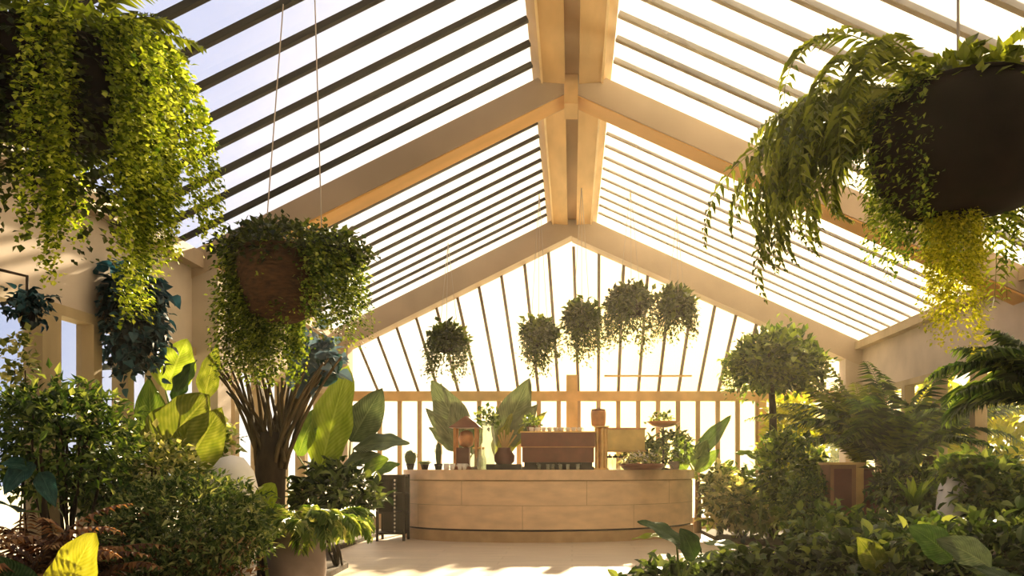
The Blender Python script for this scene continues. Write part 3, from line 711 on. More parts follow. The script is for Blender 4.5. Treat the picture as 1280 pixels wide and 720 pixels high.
# 2 coir basket
c2 = P(352, 318, 6.2)
def ex2(m):
    q = c2 + Vector((.10, 0, 0))
    strands(m, q, .44, 64, (.85, 1.12), .16, .042, 150, 203, rise=.05, az=(2.2, 3.75), jit=.03)
    strands(m, q, .44, 56, (.45, .85), .18, .042, 150, 204, rise=.05, az=(-.95, .6), jit=.03)
    strands(m, q + Vector((0, .1, -.1)), .42, 44, (.65, .98), .1, .042, 130, 205, rise=.0, az=(1.75, PI), jit=.03)
    strands(m, q + Vector((.02, -.05, -.42)), .20, 18, (.15, .32), .1, .042, 130, 208, rise=.0, az=(0, 2 * PI), jit=.03)
    strands(m, q + Vector((.06, 0, 0)), .38, 14, (.35, .62), .06, .042, 120, 206, rise=.03, az=(5.0, 5.6), jit=.03)
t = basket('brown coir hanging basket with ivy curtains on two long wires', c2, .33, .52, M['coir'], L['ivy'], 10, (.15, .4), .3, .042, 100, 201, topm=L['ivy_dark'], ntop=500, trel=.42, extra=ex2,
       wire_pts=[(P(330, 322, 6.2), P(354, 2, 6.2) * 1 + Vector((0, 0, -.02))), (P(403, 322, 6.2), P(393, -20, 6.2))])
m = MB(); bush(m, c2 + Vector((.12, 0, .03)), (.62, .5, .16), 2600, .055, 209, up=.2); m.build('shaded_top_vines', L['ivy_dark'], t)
# 3 five small ones before the gable window
for i, (x, y, Y, w_, h_, lab) in enumerate((
        (560, 432, 13.2, 66, 38, 'leftmost of the five dark hanging baskets before the gable window, set apart from the rest'),
        (674, 425, 13.0, 58, 40, 'second of the five dark hanging baskets from the left, hanging lowest of the right-hand four'),
        (727, 405, 12.7, 56, 44, 'middle one of the five dark hanging baskets before the gable window'),
        (788, 385, 12.4, 76, 46, 'highest and widest of the five dark hanging baskets before the gable window'),
        (846, 388, 12.6, 60, 36, 'rightmost of the five dark hanging baskets before the gable window'))):
    c = P(x, y, Y); R = w_ * Y / 2000 * .62
    basket(lab, c + Vector((0, 0, .06)), R * .72, R * .7, M['darkpot'], L['hang'], 110, (.3, h_ * Y / 1000 * 1.6), R * .95, .085, 44, 300 + i * 7, topm=L['hang'], ntop=750, trel=.7, wid=.5, jit=.05, topleaf=.12, bundle=4)
# 4 fern basket near right
c4 = P(1207, 130, 3.2)
t = thing('hanging_basket', 'dark bowl hanging basket of arching ferns on a cord, right of the ridge', 'hanging basket', c4 + Vector((0, 0, -.40)))
R = .36
m = MB(); m.lathe(c4, [(R * .35, -.42), (R * .68, -.40), (R * .92, -.31), (R * 1.02, -.18), (R * .97, -.06), (R * .86, 0), (R * .80, 0), (R * .78, -.04)], 36); m.build('basket', M['darkpot'], t, True)
m = MB(); m.tube([(c4.x + R * .84 * math.cos(q), c4.y + R * .84 * math.sin(q), c4.z) for q in np.linspace(0, 2 * PI, 37)], .016, 6); m.build('rim', M['darkpot'], t, True)
r_ = rng(44)
fr = [(PI * .92, .45, .62, 1.6), (PI * 1.03, .25, .62, 1.7), (PI * 1.1, .1, .70, 1.9), (PI * .85, .2, .75, 2.3), (PI * 1.2, .3, .6, 1.9), (PI * .98, -.1, .8, 1.7),
      (PI * .8, 1.0, .42, .9), (PI * .75, 1.15, .38, .7), (PI * .15, 1.15, .45, .6), (0.1, .9, .5, .9), (PI * .6, 1.2, .36, .8)]
for i in range(40):
    a = r_.uniform(0, 2 * PI); fr.append((a, r_.uniform(-.2, .7), r_.uniform(.55, .85), r_.uniform(2.2, 3.2)))
for i in range(16):
    a = r_.uniform(PI * .7, PI * 1.25); fr.append((a, r_.uniform(.0, .6), r_.uniform(.75, 1.05), r_.uniform(2.2, 3.0)))
for i in range(22):
    fr.append((r_.uniform(PI * .05, PI * .95), r_.uniform(-.1, .3), r_.uniform(.85, 1.15), r_.uniform(2.0, 2.8)))
fr = [q for q in fr if not PI * 1.22 < q[0] % (2 * PI) < PI * 1.85]
for i, (a, e, ln, dr) in enumerate(fr):
    m = MB(); bz = np.array(c4) + np.array([math.cos(a) * R * .8, math.sin(a) * R * .8, .0])
    frond(m, bz, a, e, ln, dr, .105, 400 + i, n=25, wid=.20, start=.08, rr=.004, hang=.12, fwd=.45); m.build('frond', L['fern'], t)
m = MB(); strands(m, c4 + Vector((0, .05, -.05)), R, 70, (.42, .66), .05, .034, 150, 451, rise=.02, az=(.3, 2.8), wid=.6, jit=.02); strands(m, c4, R, 40, (.35, .7), .10, .034, 140, 452, rise=.02, az=(2.5, 3.9), wid=.6, jit=.02); m.build('trailing_vines', L['ivy'], t)
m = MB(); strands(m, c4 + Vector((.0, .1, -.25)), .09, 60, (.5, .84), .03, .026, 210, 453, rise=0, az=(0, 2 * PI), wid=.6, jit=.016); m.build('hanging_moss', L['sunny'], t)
m = MB(); bush(m, c4 + Vector((0, 0, .03)), (R, R, .12), 900, .06, 455, up=.4); m.build('top_foliage', L['fern'], t)
m = MB(); m.tube([(c4.x - .03, c4.y, c4.z - .02), (c4.x - .03, c4.y, roofz(c4.x) + .02)], .006, 6); m.build('hanging_cord', M['wire'], t)
# 5 dark teal wall plants on the left wall
def wallplant(lab, c, R, nst, lens, spread, leaf, lm, seed, tpl='heart', lm2=None):
    t = thing('hanging_plant', lab, 'hanging plant', c)
    m = MB(); m.lathe(c, [(R * .5, -.16), (R * .8, -.12), (R, 0), (R * .9, 0)], 18); m.build('pot', M['darkpot'], t, True)
    m = MB(); strands(m, c, R, nst, lens, spread, leaf, 24, seed, rise=.1, tpl=tpl, jit=.05, wid=.85); m.build('trailing_leaves', lm, t)
    m = MB(); bush(m, c + Vector((0, 0, .05)), (R * 1.45, R * 1.45, R * 1.0), 120, leaf, seed + 3, tpl=tpl, wid=.8); m.build('top_leaves', lm2 or lm, t)
    m = MB(); m.tube([c + Vector((0, 0, -.02)), c + Vector((0, 0, .25)), Vector((XL + .0, c.y, c.z + .3))], .012, 6); m.build('wall_bracket', M['darkmetal'], t)
wallplant('large dark teal trailing plant hanging on a window post of the left wall', P(166, 368, 7.55), .17, 70, (.45, 1.0), .07, .12, L['teal'], 501, lm2=L['teal2'])
m = MB(); 
wallplant('small near-black trailing plant hanging at the left window, left of the wide post', P(34, 386, 6.15), .06, 20, (.12, .30), .04, .07, L['teal'], 511)

# ------------------------------------------------------------------ left side plants
# tall stalk plant with blue-grey leaves
b = Vector((PX(338, 8.2), 8.2, BZ)); t = thing('stalk_palm', 'tall plant with dark trunk, fanned brown stalks and blue-grey leaves under the coir basket', 'plant', b)
m = MB(); m.tube([b, P(338, 640, 8.2), P(338, 575, 8.2), P(338, 540, 8.2)], [.13, .14, .15, .09], 14); m.build('trunk', M['trunk'], t, True)
r_ = rng(60)
for i in range(38):
    x0 = 320 + 36 * r_.random(); x1 = 262 + 165 * (i + r_.random()) / 38; y1 = r_.uniform(440, 490)
    m = MB(); a = P(x0, 575 + 25 * r_.random(), 8.08 + .25 * r_.random()); e = P(x1, y1, 8.2 + r_.uniform(-.35, .35)); mid = a.lerp(e, .5) + Vector((-(x1 - 340) * .0008, 0, .12))
    m.tube([a * (1 - q) ** 2 + mid * 2 * q * (1 - q) + e * q * q for q in np.linspace(0, 1, 8)], list(np.linspace(.024, .012, 8)), 5); m.build('stalk', M['stalk'], t, True)
for i, (x0, y0, x1, y1, w_) in enumerate(((385, 480, 372, 420, .30), (400, 482, 412, 418, .36), (395, 480, 428, 440, .30), (378, 490, 364, 450, .24))):
    big_leaf(t, L['blue'] if False else L['big_teal'] if i == 2 else LB if False else L['blue'], P(x0, y0, 8.4), P(x1, y1, 8.3), w_, (.2, -1, .3), root=P(345, 550, 8.2), stalk='stalk', seed=600 + i, wave=.05, bend=.05)
m = MB(); bush(m, P(396, 450, 8.35), (.26, .2, .27), 90, .16, 66, tpl='heart', wid=.8); m.build('upper_leaves', L['blue'], t)
# banana with pale ribbed leaves
b = Vector((PX(232, 8.0), 8.1, BZ)); t = thing('banana_plant', 'banana plant with broad ribbed yellow-green leaves beside the left wall posts', 'plant', b)
m = MB(); m.tube([b, P(232, 650, 8.1), P(226, 570, 8.1)], [.07, .06, .045], 10); m.build('stem', M['gstalk'], t, True)
rt = P(226, 580, 8.1)
big_leaf(t, L['big_olive'], P(192, 578, 8.0), P(262, 488, 7.9), .66, (-.2, -1, .1), root=rt, seed=1, wave=.03, bend=.05, shape=(.55, .5))
big_leaf(t, L['big_olive'], P(226, 592, 8.0), P(278, 505, 7.95), .48, (.5, -1, .2), root=rt, seed=2, wave=.04, bend=.04)
big_leaf(t, L['big_green'], P(190, 575, 8.1), P(186, 468, 8.2), .34, (.8, -1, 0), root=rt, seed=3, wave=.03, bend=.03)
big_leaf(t, L['big_lime'], P(207, 488, 8.3), P(234, 420, 8.3), .44, (.2, -1, .1), root=rt, seed=4, wave=.04, bend=.05)
big_leaf(t, L['big_olive'], P(255, 500, 8.3), P(272, 428, 8.2), .22, (.3, -1, .2), root=rt, seed=5, wave=.05, bend=.05)
big_leaf(t, L['big_dark'], P(216, 500, 8.25), P(246, 448, 8.2), .22, (-.3, -1, .2), root=rt, seed=6, wave=.04, bend=.03)
# bird-of-paradise with large leaves left of the counter
b = Vector((PX(425, 9.4), 9.6, BZ)); t = thing('broad_leaf_plant', 'tall plant with one huge lime leaf and several grey-green leaves left of the counter', 'plant', b)
rt = b + Vector((0, 0, .25))
big_leaf(t, L['big_lime'], P(400, 590, 9.3), P(436, 452, 9.1), .58, (-.35, -1, .15), root=rt, seed=11, bend=.03, fold=.08, shape=(.75, .7), sr=.02, lname='huge upright lime-green leaf')
big_leaf(t, L['big_green'], P(372, 570, 9.5), P(402, 500, 9.3), .34, (-.2, -1, .4), root=rt, seed=12, bend=.1)
big_leaf(t, L['big_grey'], P(438, 552, 9.7), P(478, 478, 9.6), .42, (.6, -1, .2), root=rt, seed=13, bend=.08, fold=.2)
big_leaf(t, L['big_grey'], P(442, 560, 9.6), P(512, 548, 9.5), .40, (0, -.7, 1), root=rt, seed=14, bend=.08, fold=.1)
big_leaf(t, L['big_grey'], P(428, 585, 9.5), P(476, 562, 9.4), .26, (-.2, -.9, .8), root=rt, seed=15, bend=.1)
big_leaf(t, L['big_green'], P(455, 588, 9.6), P(486, 572, 9.4), .26, (0, -1, .6), root=rt, seed=16, bend=.05, shape=(.6, .6))
big_leaf(t, L['big_dark'], P(470, 590, 9.7), P(500, 578, 9.6), .16, (0, -1, .6), root=rt, seed=17, bend=.05)
# dark shrub near the counter's left
def shrub(name, lab, cat, x, Y, ycen, rx, rz, leafm, n, leaf, seed, ry=None, wid=.6, tpl='small', nst=6, sm='trunk', sr=.012, lumps=14, up=.25, group=None, zb=BZ, shellk=.5, bb=None):
    b = Vector((PX(x, Y), Y, zb)) if bb is None else Vector(bb); c = Vector((b.x, Y, PZ(ycen, Y)))
    R = (rx * Y / 1000, (ry or rx) * Y / 1000, rz * Y / 1000)
    t = thing(name, lab, cat, b, group); r = rng(seed)
    m = MB(); bush(m, c, R, n, leaf, seed, wid=wid, tpl=tpl, lumps=lumps, up=up, zmin=zb + .02, shellk=shellk); m.build('foliage', leafm, t)
    stems(t, sm, b, [c + Vector((r.uniform(-.6, .6) * R[0], r.uniform(-.6, .6) * R[1], r.uniform(-.3, .5) * R[2])) for _ in range(nst)], sr, seed)
    return t
shrub('dark_shrub', 'dark shrub with light-edged leaves before the bead rack', 'shrub', 420, 9.0, 622, 55, 40, L['dkgreen'], 900, .13, 71, tpl='oval', wid=.5)
# white dome
b = P(290, 640, 7.4); b.z = BZ; t = thing('dome_planter', 'smooth white rounded planter half hidden behind the round shrub', 'planter', b)
R = 30 * .0074
m = MB(); hz = PZ(569, 7.4) - BZ; m.lathe(b, [(R * .6, 0), (R * .95, hz * .25), (R * 1.08, hz * .5), (R * 1.06, hz * .72), (R * .85, hz * .88), (R * .45, hz * .98), (R * .05, hz)], 30); m.build('body', M['white'], t, True)
m = MB(); m.lathe(b, [(R * .66, -.0), (R * .68, .03), (R * .5, .035)], 24); m.build('foot_ring', M['mauve'], t, True)
# round clipped shrub
b = Vector((PX(238, 6.0), 6.0, BZ)); t = thing('round_shrub', 'clipped round shrub with bare stems below, before the white planter', 'shrub', b)
m = MB(); bush(m, P(238, 665, 6.0), (.63, .58, .42), 8000, .062, 81, wid=.42, tpl='lance', lumps=60, up=.35, shellk=.4); m.build('foliage', L['box'], t)
r_ = rng(82)
stems(t, 'tan', b, [P(238 + r_.uniform(-90, 90), 672, 6 + r_.uniform(-.35, .35)) for _ in range(60)], .008, 83)
m = MB(); bush(m, P(238, 715, 6.0), (.52, .5, .30), 700, .06, 84, wid=.3, tpl='lance', lumps=40, up=.9, shellk=.3, zmin=.1); m.build('inner_twigs', L['brown'], t)  # brown twigs among the stems, built from narrow leaf blades
# potted aralia with mauve pot
b = Vector((PX(371, 6.9), 6.9, 0)); t = thing('potted_fern', 'bright green drooping plant in a round mauve pot on the floor', 'plant', b)
m = MB(); s_ = .0069; R = 36 * s_; hz = PZ(662, 6.9)
m.lathe(b, [(R * .6, 0), (R * .92, hz * .2), (R, hz * .45), (R * .95, hz * .72), (R * .78, hz * .92), (R * .72, hz), (R * .64, hz), (R * .6, hz * .95)], 30); m.build('pot', M['mauve'], t, True)
r_ = rng(90)
for i in range(46):
    a = r_.uniform(0, 2 * PI); bz = np.array([b.x + .1 * math.cos(a) + .12, b.y + .1 * math.sin(a), hz - .02]); ln = r_.uniform(.42, .62)
    m = MB(); frond(m, bz, a, r_.uniform(.5, 1.25), ln, r_.uniform(1.8, 2.9), .16, 900 + i, n=13, wid=.36, start=.25, rr=.006, hang=.35, fwd=.9); m.build('frond', L['pale'], t)
# lone leaves
b = Vector((PX(330, 6.6), 6.75, 0)); b.z = BZ if False else 0
t = thing('round_leaf_plant', 'single round yellow-green leaf on a stalk between the round shrub and the mauve pot', 'plant', b)
big_leaf(t, L['big_lime'], P(322, 636, 6.6), P(344, 604, 6.55), .215, (-.1, -1, .3), root=b, seed=95, bend=.02, shape=(.75, .55), fold=.03)
b = Vector((PX(88, 4.6), 4.6, BZ)); t = thing('yellow_leaf_plant', 'young plant with one big yellow leaf before the dry brown ferns', 'plant', b)
big_leaf(t, L['big_yellow'], P(62, 775, 4.55), P(118, 662, 4.5), .33, (-.15, -1, .25), root=b, seed=96, bend=.03, shape=(.8, .6), fold=.05, sr=.01)
big_leaf(t, L['big_dark'], P(30, 770, 4.6), P(-5, 690, 4.6), .3, (.3, -1, .4), root=b, seed=97, bend=.05)
# left leafy shrubs
t = shrub('leafy_shrub', 'tall leafy shrub at the left windows with a thin dark stem', 'shrub', 78, 6.0, 552, 88, 74, L['green'], 2600, .075, 101, wid=.5, tpl='lance', nst=10, lumps=24)
r_ = rng(102)
for i in range(12):
    m = MB(); a = r_.uniform(-.6, 1.2); frond(m, np.array(P(r_.uniform(-10, 40), r_.uniform(520, 560), 5.9)), a, r_.uniform(.5, 1.0), r_.uniform(.55, .85), r_.uniform(1.1, 1.9), .15, 1020 + i, n=22, wid=.3, hang=.3); m.build('branch', L['green'], t)
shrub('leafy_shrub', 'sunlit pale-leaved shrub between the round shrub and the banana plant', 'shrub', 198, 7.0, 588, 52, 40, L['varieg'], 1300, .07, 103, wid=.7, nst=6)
shrub('leafy_shrub', 'mid-green shrub in shade left of the round shrub', 'shrub', 125, 6.6, 606, 40, 40, L['box'], 1200, .075, 104, wid=.5, nst=7)
shrub('leafy_shrub', 'small yellow-green shrub under the banana leaves at the left wall', 'shrub', 262, 8.6, 560, 30, 40, L['pale'], 500, .1, 105, wid=.7, nst=4)
shrub('vine_shrub', 'thin pale climbing shrub before the leftmost window under the near-black plant', 'shrub', 24, 6.1, 455, 18, 42, L['varieg'], 220, .06, 106, ry=8, wid=.8, nst=3, sr=.006)
b = Vector((PX(25, 5.6), 5.6, BZ)); t = thing('rubber_plant', 'plant with dark teal leaves in front of the leafy shrub, above the brown ferns', 'plant', b)
for i, (x0, y0, x1, y1, w_) in enumerate(((42, 578, 5, 612, .2), (48, 570, 62, 530, .16), (40, 585, 0, 575, .14), (50, 590, 70, 625, .13), (22, 640, 0, 625, .2))):
    big_leaf(t, L['big_teal'] if i != 1 else L['big_green'], P(x0, y0, 5.55), P(x1, y1, 5.4), w_, (0, -.8, .8), root=P(52, 640, 5.6), seed=110 + i, sr=.006)
m = MB(); m.tube([Vector((PX(56, 5.6), 5.6, BZ)), P(56, 640, 5.6), P(50, 560, 5.6)], [.022, .02, .012], 8); m.build('stem', M['trunk'], t, True)
# dry brown ferns
for j, (x, y, Y, sd, lab) in enumerate(((20, 700, 5.0, 121, 'dry brown fern at the left edge under the teal-leaved plant'), (92, 690, 5.5, 131, 'dry brown fern beside the thin dark stem, behind the yellow leaf'))):
    b = Vector((PX(x, Y), Y, BZ)); t = thing('dry_fern', lab, 'fern', b); r_ = rng(sd)
    for i in range(30):
        a = r_.uniform(0, 2 * PI); m = MB(); bz = np.array(P(x, 705, Y)); bz[2] = BZ + .02
        frond(m, bz, a, r_.uniform(1.0, 1.5), r_.uniform(.8, 1.25), r_.uniform(1.2, 2.2), .12, sd * 10 + i, n=22, wid=.3, hang=.3); m.build('frond', L['brown'], t)

# ------------------------------------------------------------------ behind the counter
def upright(lab, x, Y, leaves, rty, gr=None):
    b = Vector((PX(x, Y), Y, 0)); t = thing('banana_plant', lab, 'plant', b)
    m = MB(); m.tube([b, b + Vector((.01, 0, .5)), Vector((b.x, Y, rty))], [.07, .06, .045], 10); m.build('stem', M['stalk'], t, True)
    for i, (x0, y0, x1, y1, w_, fc, mt) in enumerate(leaves):
        big_leaf(t, L[mt], P(x0, y0, Y - .03), P(x1, y1, Y - .05 - .03 * i), w_, fc, root=Vector((b.x, Y, rty)), seed=int(x) + i, bend=.03, wave=.03, fold=.15, sr=.018)
upright('grey-green banana plant standing behind the red-brown lantern', 580, 14.45, [
    (588, 560, 540, 472, .62, (-.3, -1, .2), 'big_grey'), (582, 560, 566, 500, .5, (.4, -1, .2), 'big_grey'), (578, 565, 536, 533, .34, (-.2, -.8, .8), 'big_grey'), (575, 560, 532, 508, .30, (-.3, -1, .5), 'big_grey'), (590, 568, 600, 520, .25, (.6, -1, 0), 'big_dark')], 1.1)
upright('grey-green banana plant with one leaning leaf between the vase and the coffee machine', 625, 14.45, [
    (622, 560, 662, 470, .62, (.4, -1, .2), 'big_grey'), (632, 560, 672, 503, .40, (.2, -1, .5), 'big_grey'), (628, 570, 684, 512, .22, (0, -1, .6), 'big_olive'), (618, 572, 640, 515, .3, (-.5, -1, .1), 'big_olive')], 1.1)
upright('green banana plant beyond the right end of the counter', 872, 14.35, [
    (866, 575, 914, 517, .30, (.2, -.8, .6), 'big_dark'), (862, 580, 846, 540, .34, (-.4, -1, .4), 'big_green'), (868, 585, 884, 548, .34, (.3, -1, .3), 'big_green'), (858, 588, 842, 565, .3, (-.3, -1, .6), 'big_green'), (870, 590, 900, 560, .25, (.1, -1, .6), 'big_green')], .95)

# ------------------------------------------------------------------ right side plants
# small tree
b = Vector((PX(967, 12.6), 12.6, BZ)); t = thing('small_tree', 'small round-crowned tree with a thin dark trunk under the right gable rafter', 'tree', b)
m = MB(); m.tube([b, P(968, 600, 12.6), P(966, 520, 12.6), P(964, 470, 12.6)], [.075, .065, .06, .04], 9); m.build('trunk', M['trunk'], t, True)
stems(t, 'trunk', P(964, 485, 12.6), [P(930, 450, 12.5), P(990, 440, 12.6), P(960, 430, 12.7), P(1010, 455, 12.6)], .02, 140, 'branch')
m = MB(); bush(m, P(968, 452, 12.6), (.72, .62, .50), 2100, .14, 141, wid=.6, lumps=7, shellk=.35); strands(m, P(940, 452, 12.5), .35, 50, (.35, .8), .15, .12, 30, 142, wid=.5); bush(m, P(1005, 462, 12.6), (.42, .4, .3), 600, .13, 143, wid=.6, lumps=6); m.build('foliage', L['olive'], t)
# palms
def palm(lab, x, Y, y0, n, lens, lf, seed, lm, elev=(.55, 1.45), droop=(1.0, 2.2), nl=30, az=(0, 2 * PI), tr=.09, wid=.085, hang=.12, sp=None, zb=BZ):
    b = Vector((PX(x, Y), Y, zb)); t = thing('palm', lab, 'palm', b); r = rng(seed); top = P(x, y0, Y)
    m = MB(); m.tube([b, b.lerp(top, .5) + Vector((.02, 0, 0)), top], [tr * 1.1, tr, tr * .8], 10); m.build('trunk', M['trunk'], t, True)
    for i in range(n):
        a = r.uniform(*az); m = MB(); frond(m, np.array(top), a, r.uniform(*elev), r.uniform(*lens), r.uniform(*droop), lf, seed * 50 + i, n=nl, wid=wid, hang=hang, rr=.012); m.build('frond', lm, t)
    for i, (a, e, ln, dr) in enumerate(sp or ()):
        m = MB(); frond(m, np.array(top), a, e, ln, dr, lf, seed * 50 + 30 + i, n=nl, wid=wid, hang=hang, rr=.012); m.build('frond', lm, t)
    return t
palm('largest palm, a dense dark crown of feathery fronds right of the wooden pedestal', 1118, 10.6, 596, 30, (1.25, 1.95), .30, 151, L['palm'], elev=(.75, 1.5), droop=(.9, 2.0))
palm('lighter palm with tall arching fronds behind the wooden pedestal', 1082, 11.6, 596, 17, (1.5, 2.15), .30, 152, L['fern'], elev=(.95, 1.5), droop=(.8, 1.7), az=(1.2, 4.6))
palm('slim palm with upright fronds before the right wall', 1160, 11.6, 570, 14, (1.1, 1.6), .28, 153, L['palm'], elev=(.8, 1.5), droop=(.8, 1.8))
# right edge palm with a huge arching frond
palm('near palm at the right edge, its broad dark frond arching over the sunlit leaves', 1325, 5.6, 520, 6, (.7, 1.1), .26, 154, L['palm'], elev=(.6, 1.2), droop=(1.2, 2), az=(.5, 2.5),
     sp=[(PI * .97, .95, 1.05, 1.8), (PI * 1.04, .65, .85, 1.3), (PI * .93, 1.3, .8, 1.0), (PI * 1.1, 1.1, .95, 1.7), (PI * .9, 1.1, .9, 1.3)], nl=44, wid=.10)
# bushes on the right
shrub('leafy_bush', 'dark bush below the small tree, left of the wooden pedestal', 'bush', 985, 11.6, 588, 38, 52, L['olive'], 1500, .13, 161, wid=.6, nst=6)
shrub('leafy_bush', 'feathery green bush touching the left side of the wooden pedestal', 'bush', 1012, 10.3, 622, 30, 26, L['green'], 1300, .09, 162, wid=.4, tpl='lance', nst=6)
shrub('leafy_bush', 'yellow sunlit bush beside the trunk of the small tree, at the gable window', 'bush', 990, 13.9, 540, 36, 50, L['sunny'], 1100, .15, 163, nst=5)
shrub('leafy_bush', 'mid-green bush at the right edge behind the white egg-shaped pot', 'bush', 1245, 8.2, 622, 52, 48, L['green'], 1500, .12, 165, tpl='oval', wid=.5, nst=6)
shrub('leafy_bush', 'dark bush with narrow leaves between the pedestal and the white egg-shaped pot', 'bush', 1130, 9.6, 612, 42, 36, L['dkgreen'], 1100, .13, 166, tpl='lance', wid=.4, nst=6)
# broad single leaf plant by tree
b = Vector((PX(950, 11.8), 11.8, BZ)); t = thing('broad_leaf_plant', 'slender plant with a few broad leaves right of the low plants, under the small tree', 'plant', b)
for i, (x0, y0, x1, y1, w_) in enumerate(((952, 578, 918, 560, .24), (955, 580, 975, 555, .2), (950, 600, 930, 590, .2), (955, 595, 985, 590, .2))):
    big_leaf(t, L['big_green'], P(x0, y0, 11.75), P(x1, y1, 11.6), w_, (0, -.6, 1), root=b + Vector((0, 0, .2)), seed=170 + i, sr=.01)
# bromeliad
b = Vector((PX(1143, 9.0), 9.0, BZ)); t = thing('bromeliad', 'spiky plant with upright sunlit lime leaves before the largest palm', 'plant', b)
for i in range(14):
    a = 2 * PI * i / 14 + .2; tip = P(1143, 590, 9.0) + Vector((math.cos(a) * .22, math.sin(a) * .22, -.06 * (i % 3)))
    big_leaf(t, L['big_lime'] if i % 3 == 0 else L['big_green'], P(1143, 640, 9.0), tip, .07, (-math.cos(a), -math.sin(a), .6), seed=180 + i, bend=.1)
m = MB(); m.tube([b, P(1143, 640, 9.0) + Vector((0, 0, .02))], [.05, .04], 8); m.build('stem', M['gstalk'], t, True)
# wooden pedestal
Y = 10.0; x0, x1 = PX(1038, Y), PX(1068, Y); xs = PX(1079, Y); zt = PZ(578, Y)
b = Vector(((x0 + xs) / 2, Y + .2, BZ)); t = thing('pedestal', 'wooden box pedestal with a maroon front panel among the palms', 'pedestal', b)
m = MB(); m.box((x0, Y + .02, BZ), (xs, Y + .4, zt - .03)); m.build('body', M['wood_box'], t)
m = MB(); m.box((x0 + .045, Y + .005, BZ + .55), (x1 - .03, Y + .021, zt - .08)); m.build('front_panel', M['maroon'], t)
for lo, hi in (((x0, Y, BZ), (x0 + .045, Y + .03, zt - .03)), ((x1 - .03, Y, BZ), (x1 + .02, Y + .03, zt - .03)), ((x0 + .045, Y, zt - .08), (x1 - .03, Y + .03, zt - .03)), ((x0 + .045, Y, BZ + .42), (x1 - .03, Y + .03, BZ + .55)), ((x1 + .02, Y - .005, BZ), (xs + .005, Y + .03, zt - .03))):
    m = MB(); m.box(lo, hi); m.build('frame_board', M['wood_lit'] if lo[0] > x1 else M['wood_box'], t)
m = MB(); m.box((x0 - .02, Y - .02, zt - .03), (xs + .02, Y + .42, zt)); m.build('top_board', M['wood_lit'], t)
b = Vector((PX(1084, 10.7), 10.75, BZ)); t = thing('clay_urn', 'tall maroon urn half hidden behind the wooden pedestal', 'urn', b); R = .17
m = MB(); hz = PZ(584, 10.7) - BZ; m.lathe(b, [(R * .6, 0), (R * .9, hz * .3), (R, hz * .65), (R * .8, hz * .9), (R * .6, hz * .96)], 22); m.build('body', M['maroon'], t, True)
m = MB(); m.lathe(b, [(R * .6, hz * .96), (R * .75, hz), (R * .6, hz), (R * .5, hz * .97)], 22); m.build('neck_rim', M['maroon'], t, True)
# white egg pot
b = Vector((PX(1192, 8.3), 8.3, BZ)); t = thing('egg_pot', 'white egg-shaped pot among the bushes below the right window', 'pot', b); R = .17
hz = PZ(592, 8.3) - BZ
m = MB(); m.lathe(b, [(R * .3, 0), (R * .55, hz * .12), (R * .9, hz * .45), (R, hz * .66), (R * .88, hz * .85), (R * .6, hz * .97), (R * .5, hz * .97), (R * .5, hz * .9)], 28); m.build('body', M['white'], t, True)
m = MB(); bush(m, b + Vector((.06, 0, hz + .05)), (.24, .2, .13), 240, .1, 191, wid=.6, tpl='oval'); m.build('foliage', L['olive'], t)
# low plants right of the counter
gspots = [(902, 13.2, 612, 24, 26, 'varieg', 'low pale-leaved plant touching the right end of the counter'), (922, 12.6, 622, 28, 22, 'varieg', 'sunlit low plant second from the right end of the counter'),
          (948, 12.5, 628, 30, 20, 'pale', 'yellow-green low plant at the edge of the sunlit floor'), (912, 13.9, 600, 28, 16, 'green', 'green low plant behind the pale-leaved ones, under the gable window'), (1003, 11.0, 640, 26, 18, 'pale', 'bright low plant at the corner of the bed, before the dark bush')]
for i, (x, Y, yc, rx, rz, lm, lab) in enumerate(gspots):
    shrub('ground_cover', lab, 'plant', x, Y, yc + 8, rx, rz * 1.4, L[lm], 700, .13, 200 + i, tpl='oval', wid=.55, nst=5, sr=.007, up=.3)
# foreground hostas
hosta = [(1040, 8.8, 655, 52, 22, 'green', 'fresh green low plant before the wooden pedestal'), (1120, 8.2, 665, 60, 26, 'green', 'broad green low plant in the middle of the near bed'),
         (1030, 7.4, 690, 56, 26, 'dkgreen', 'dark low plant at the front corner of the near bed'), (930, 7.5, 704, 55, 20, 'dkgreen', 'dark low plant at the path edge, right of the big folded leaf'),
         (1080, 6.8, 702, 60, 32, 'dkgreen', 'dark green low plant around the tan leaf'), (1170, 7.0, 690, 52, 36, 'green', 'lime-tipped low plant before the white egg-shaped pot'),
         (1245, 6.4, 690, 62, 42, 'dkgreen', 'darkest low plant at the right corner of the near bed'), (840, 7.6, 716, 52, 16, 'dkgreen', 'dark low plant under the big folded leaf at the path')]
for i, (x, Y, yc, rx, rz, lm, lab) in enumerate(hosta):
    shrub('hosta', lab, 'plant', x, Y, yc + 16, rx * 1.1, rz * 1.45, L[lm], 800, .12, 220 + i, tpl='oval', wid=.62, nst=6, sr=.007, up=.35, shellk=.35)
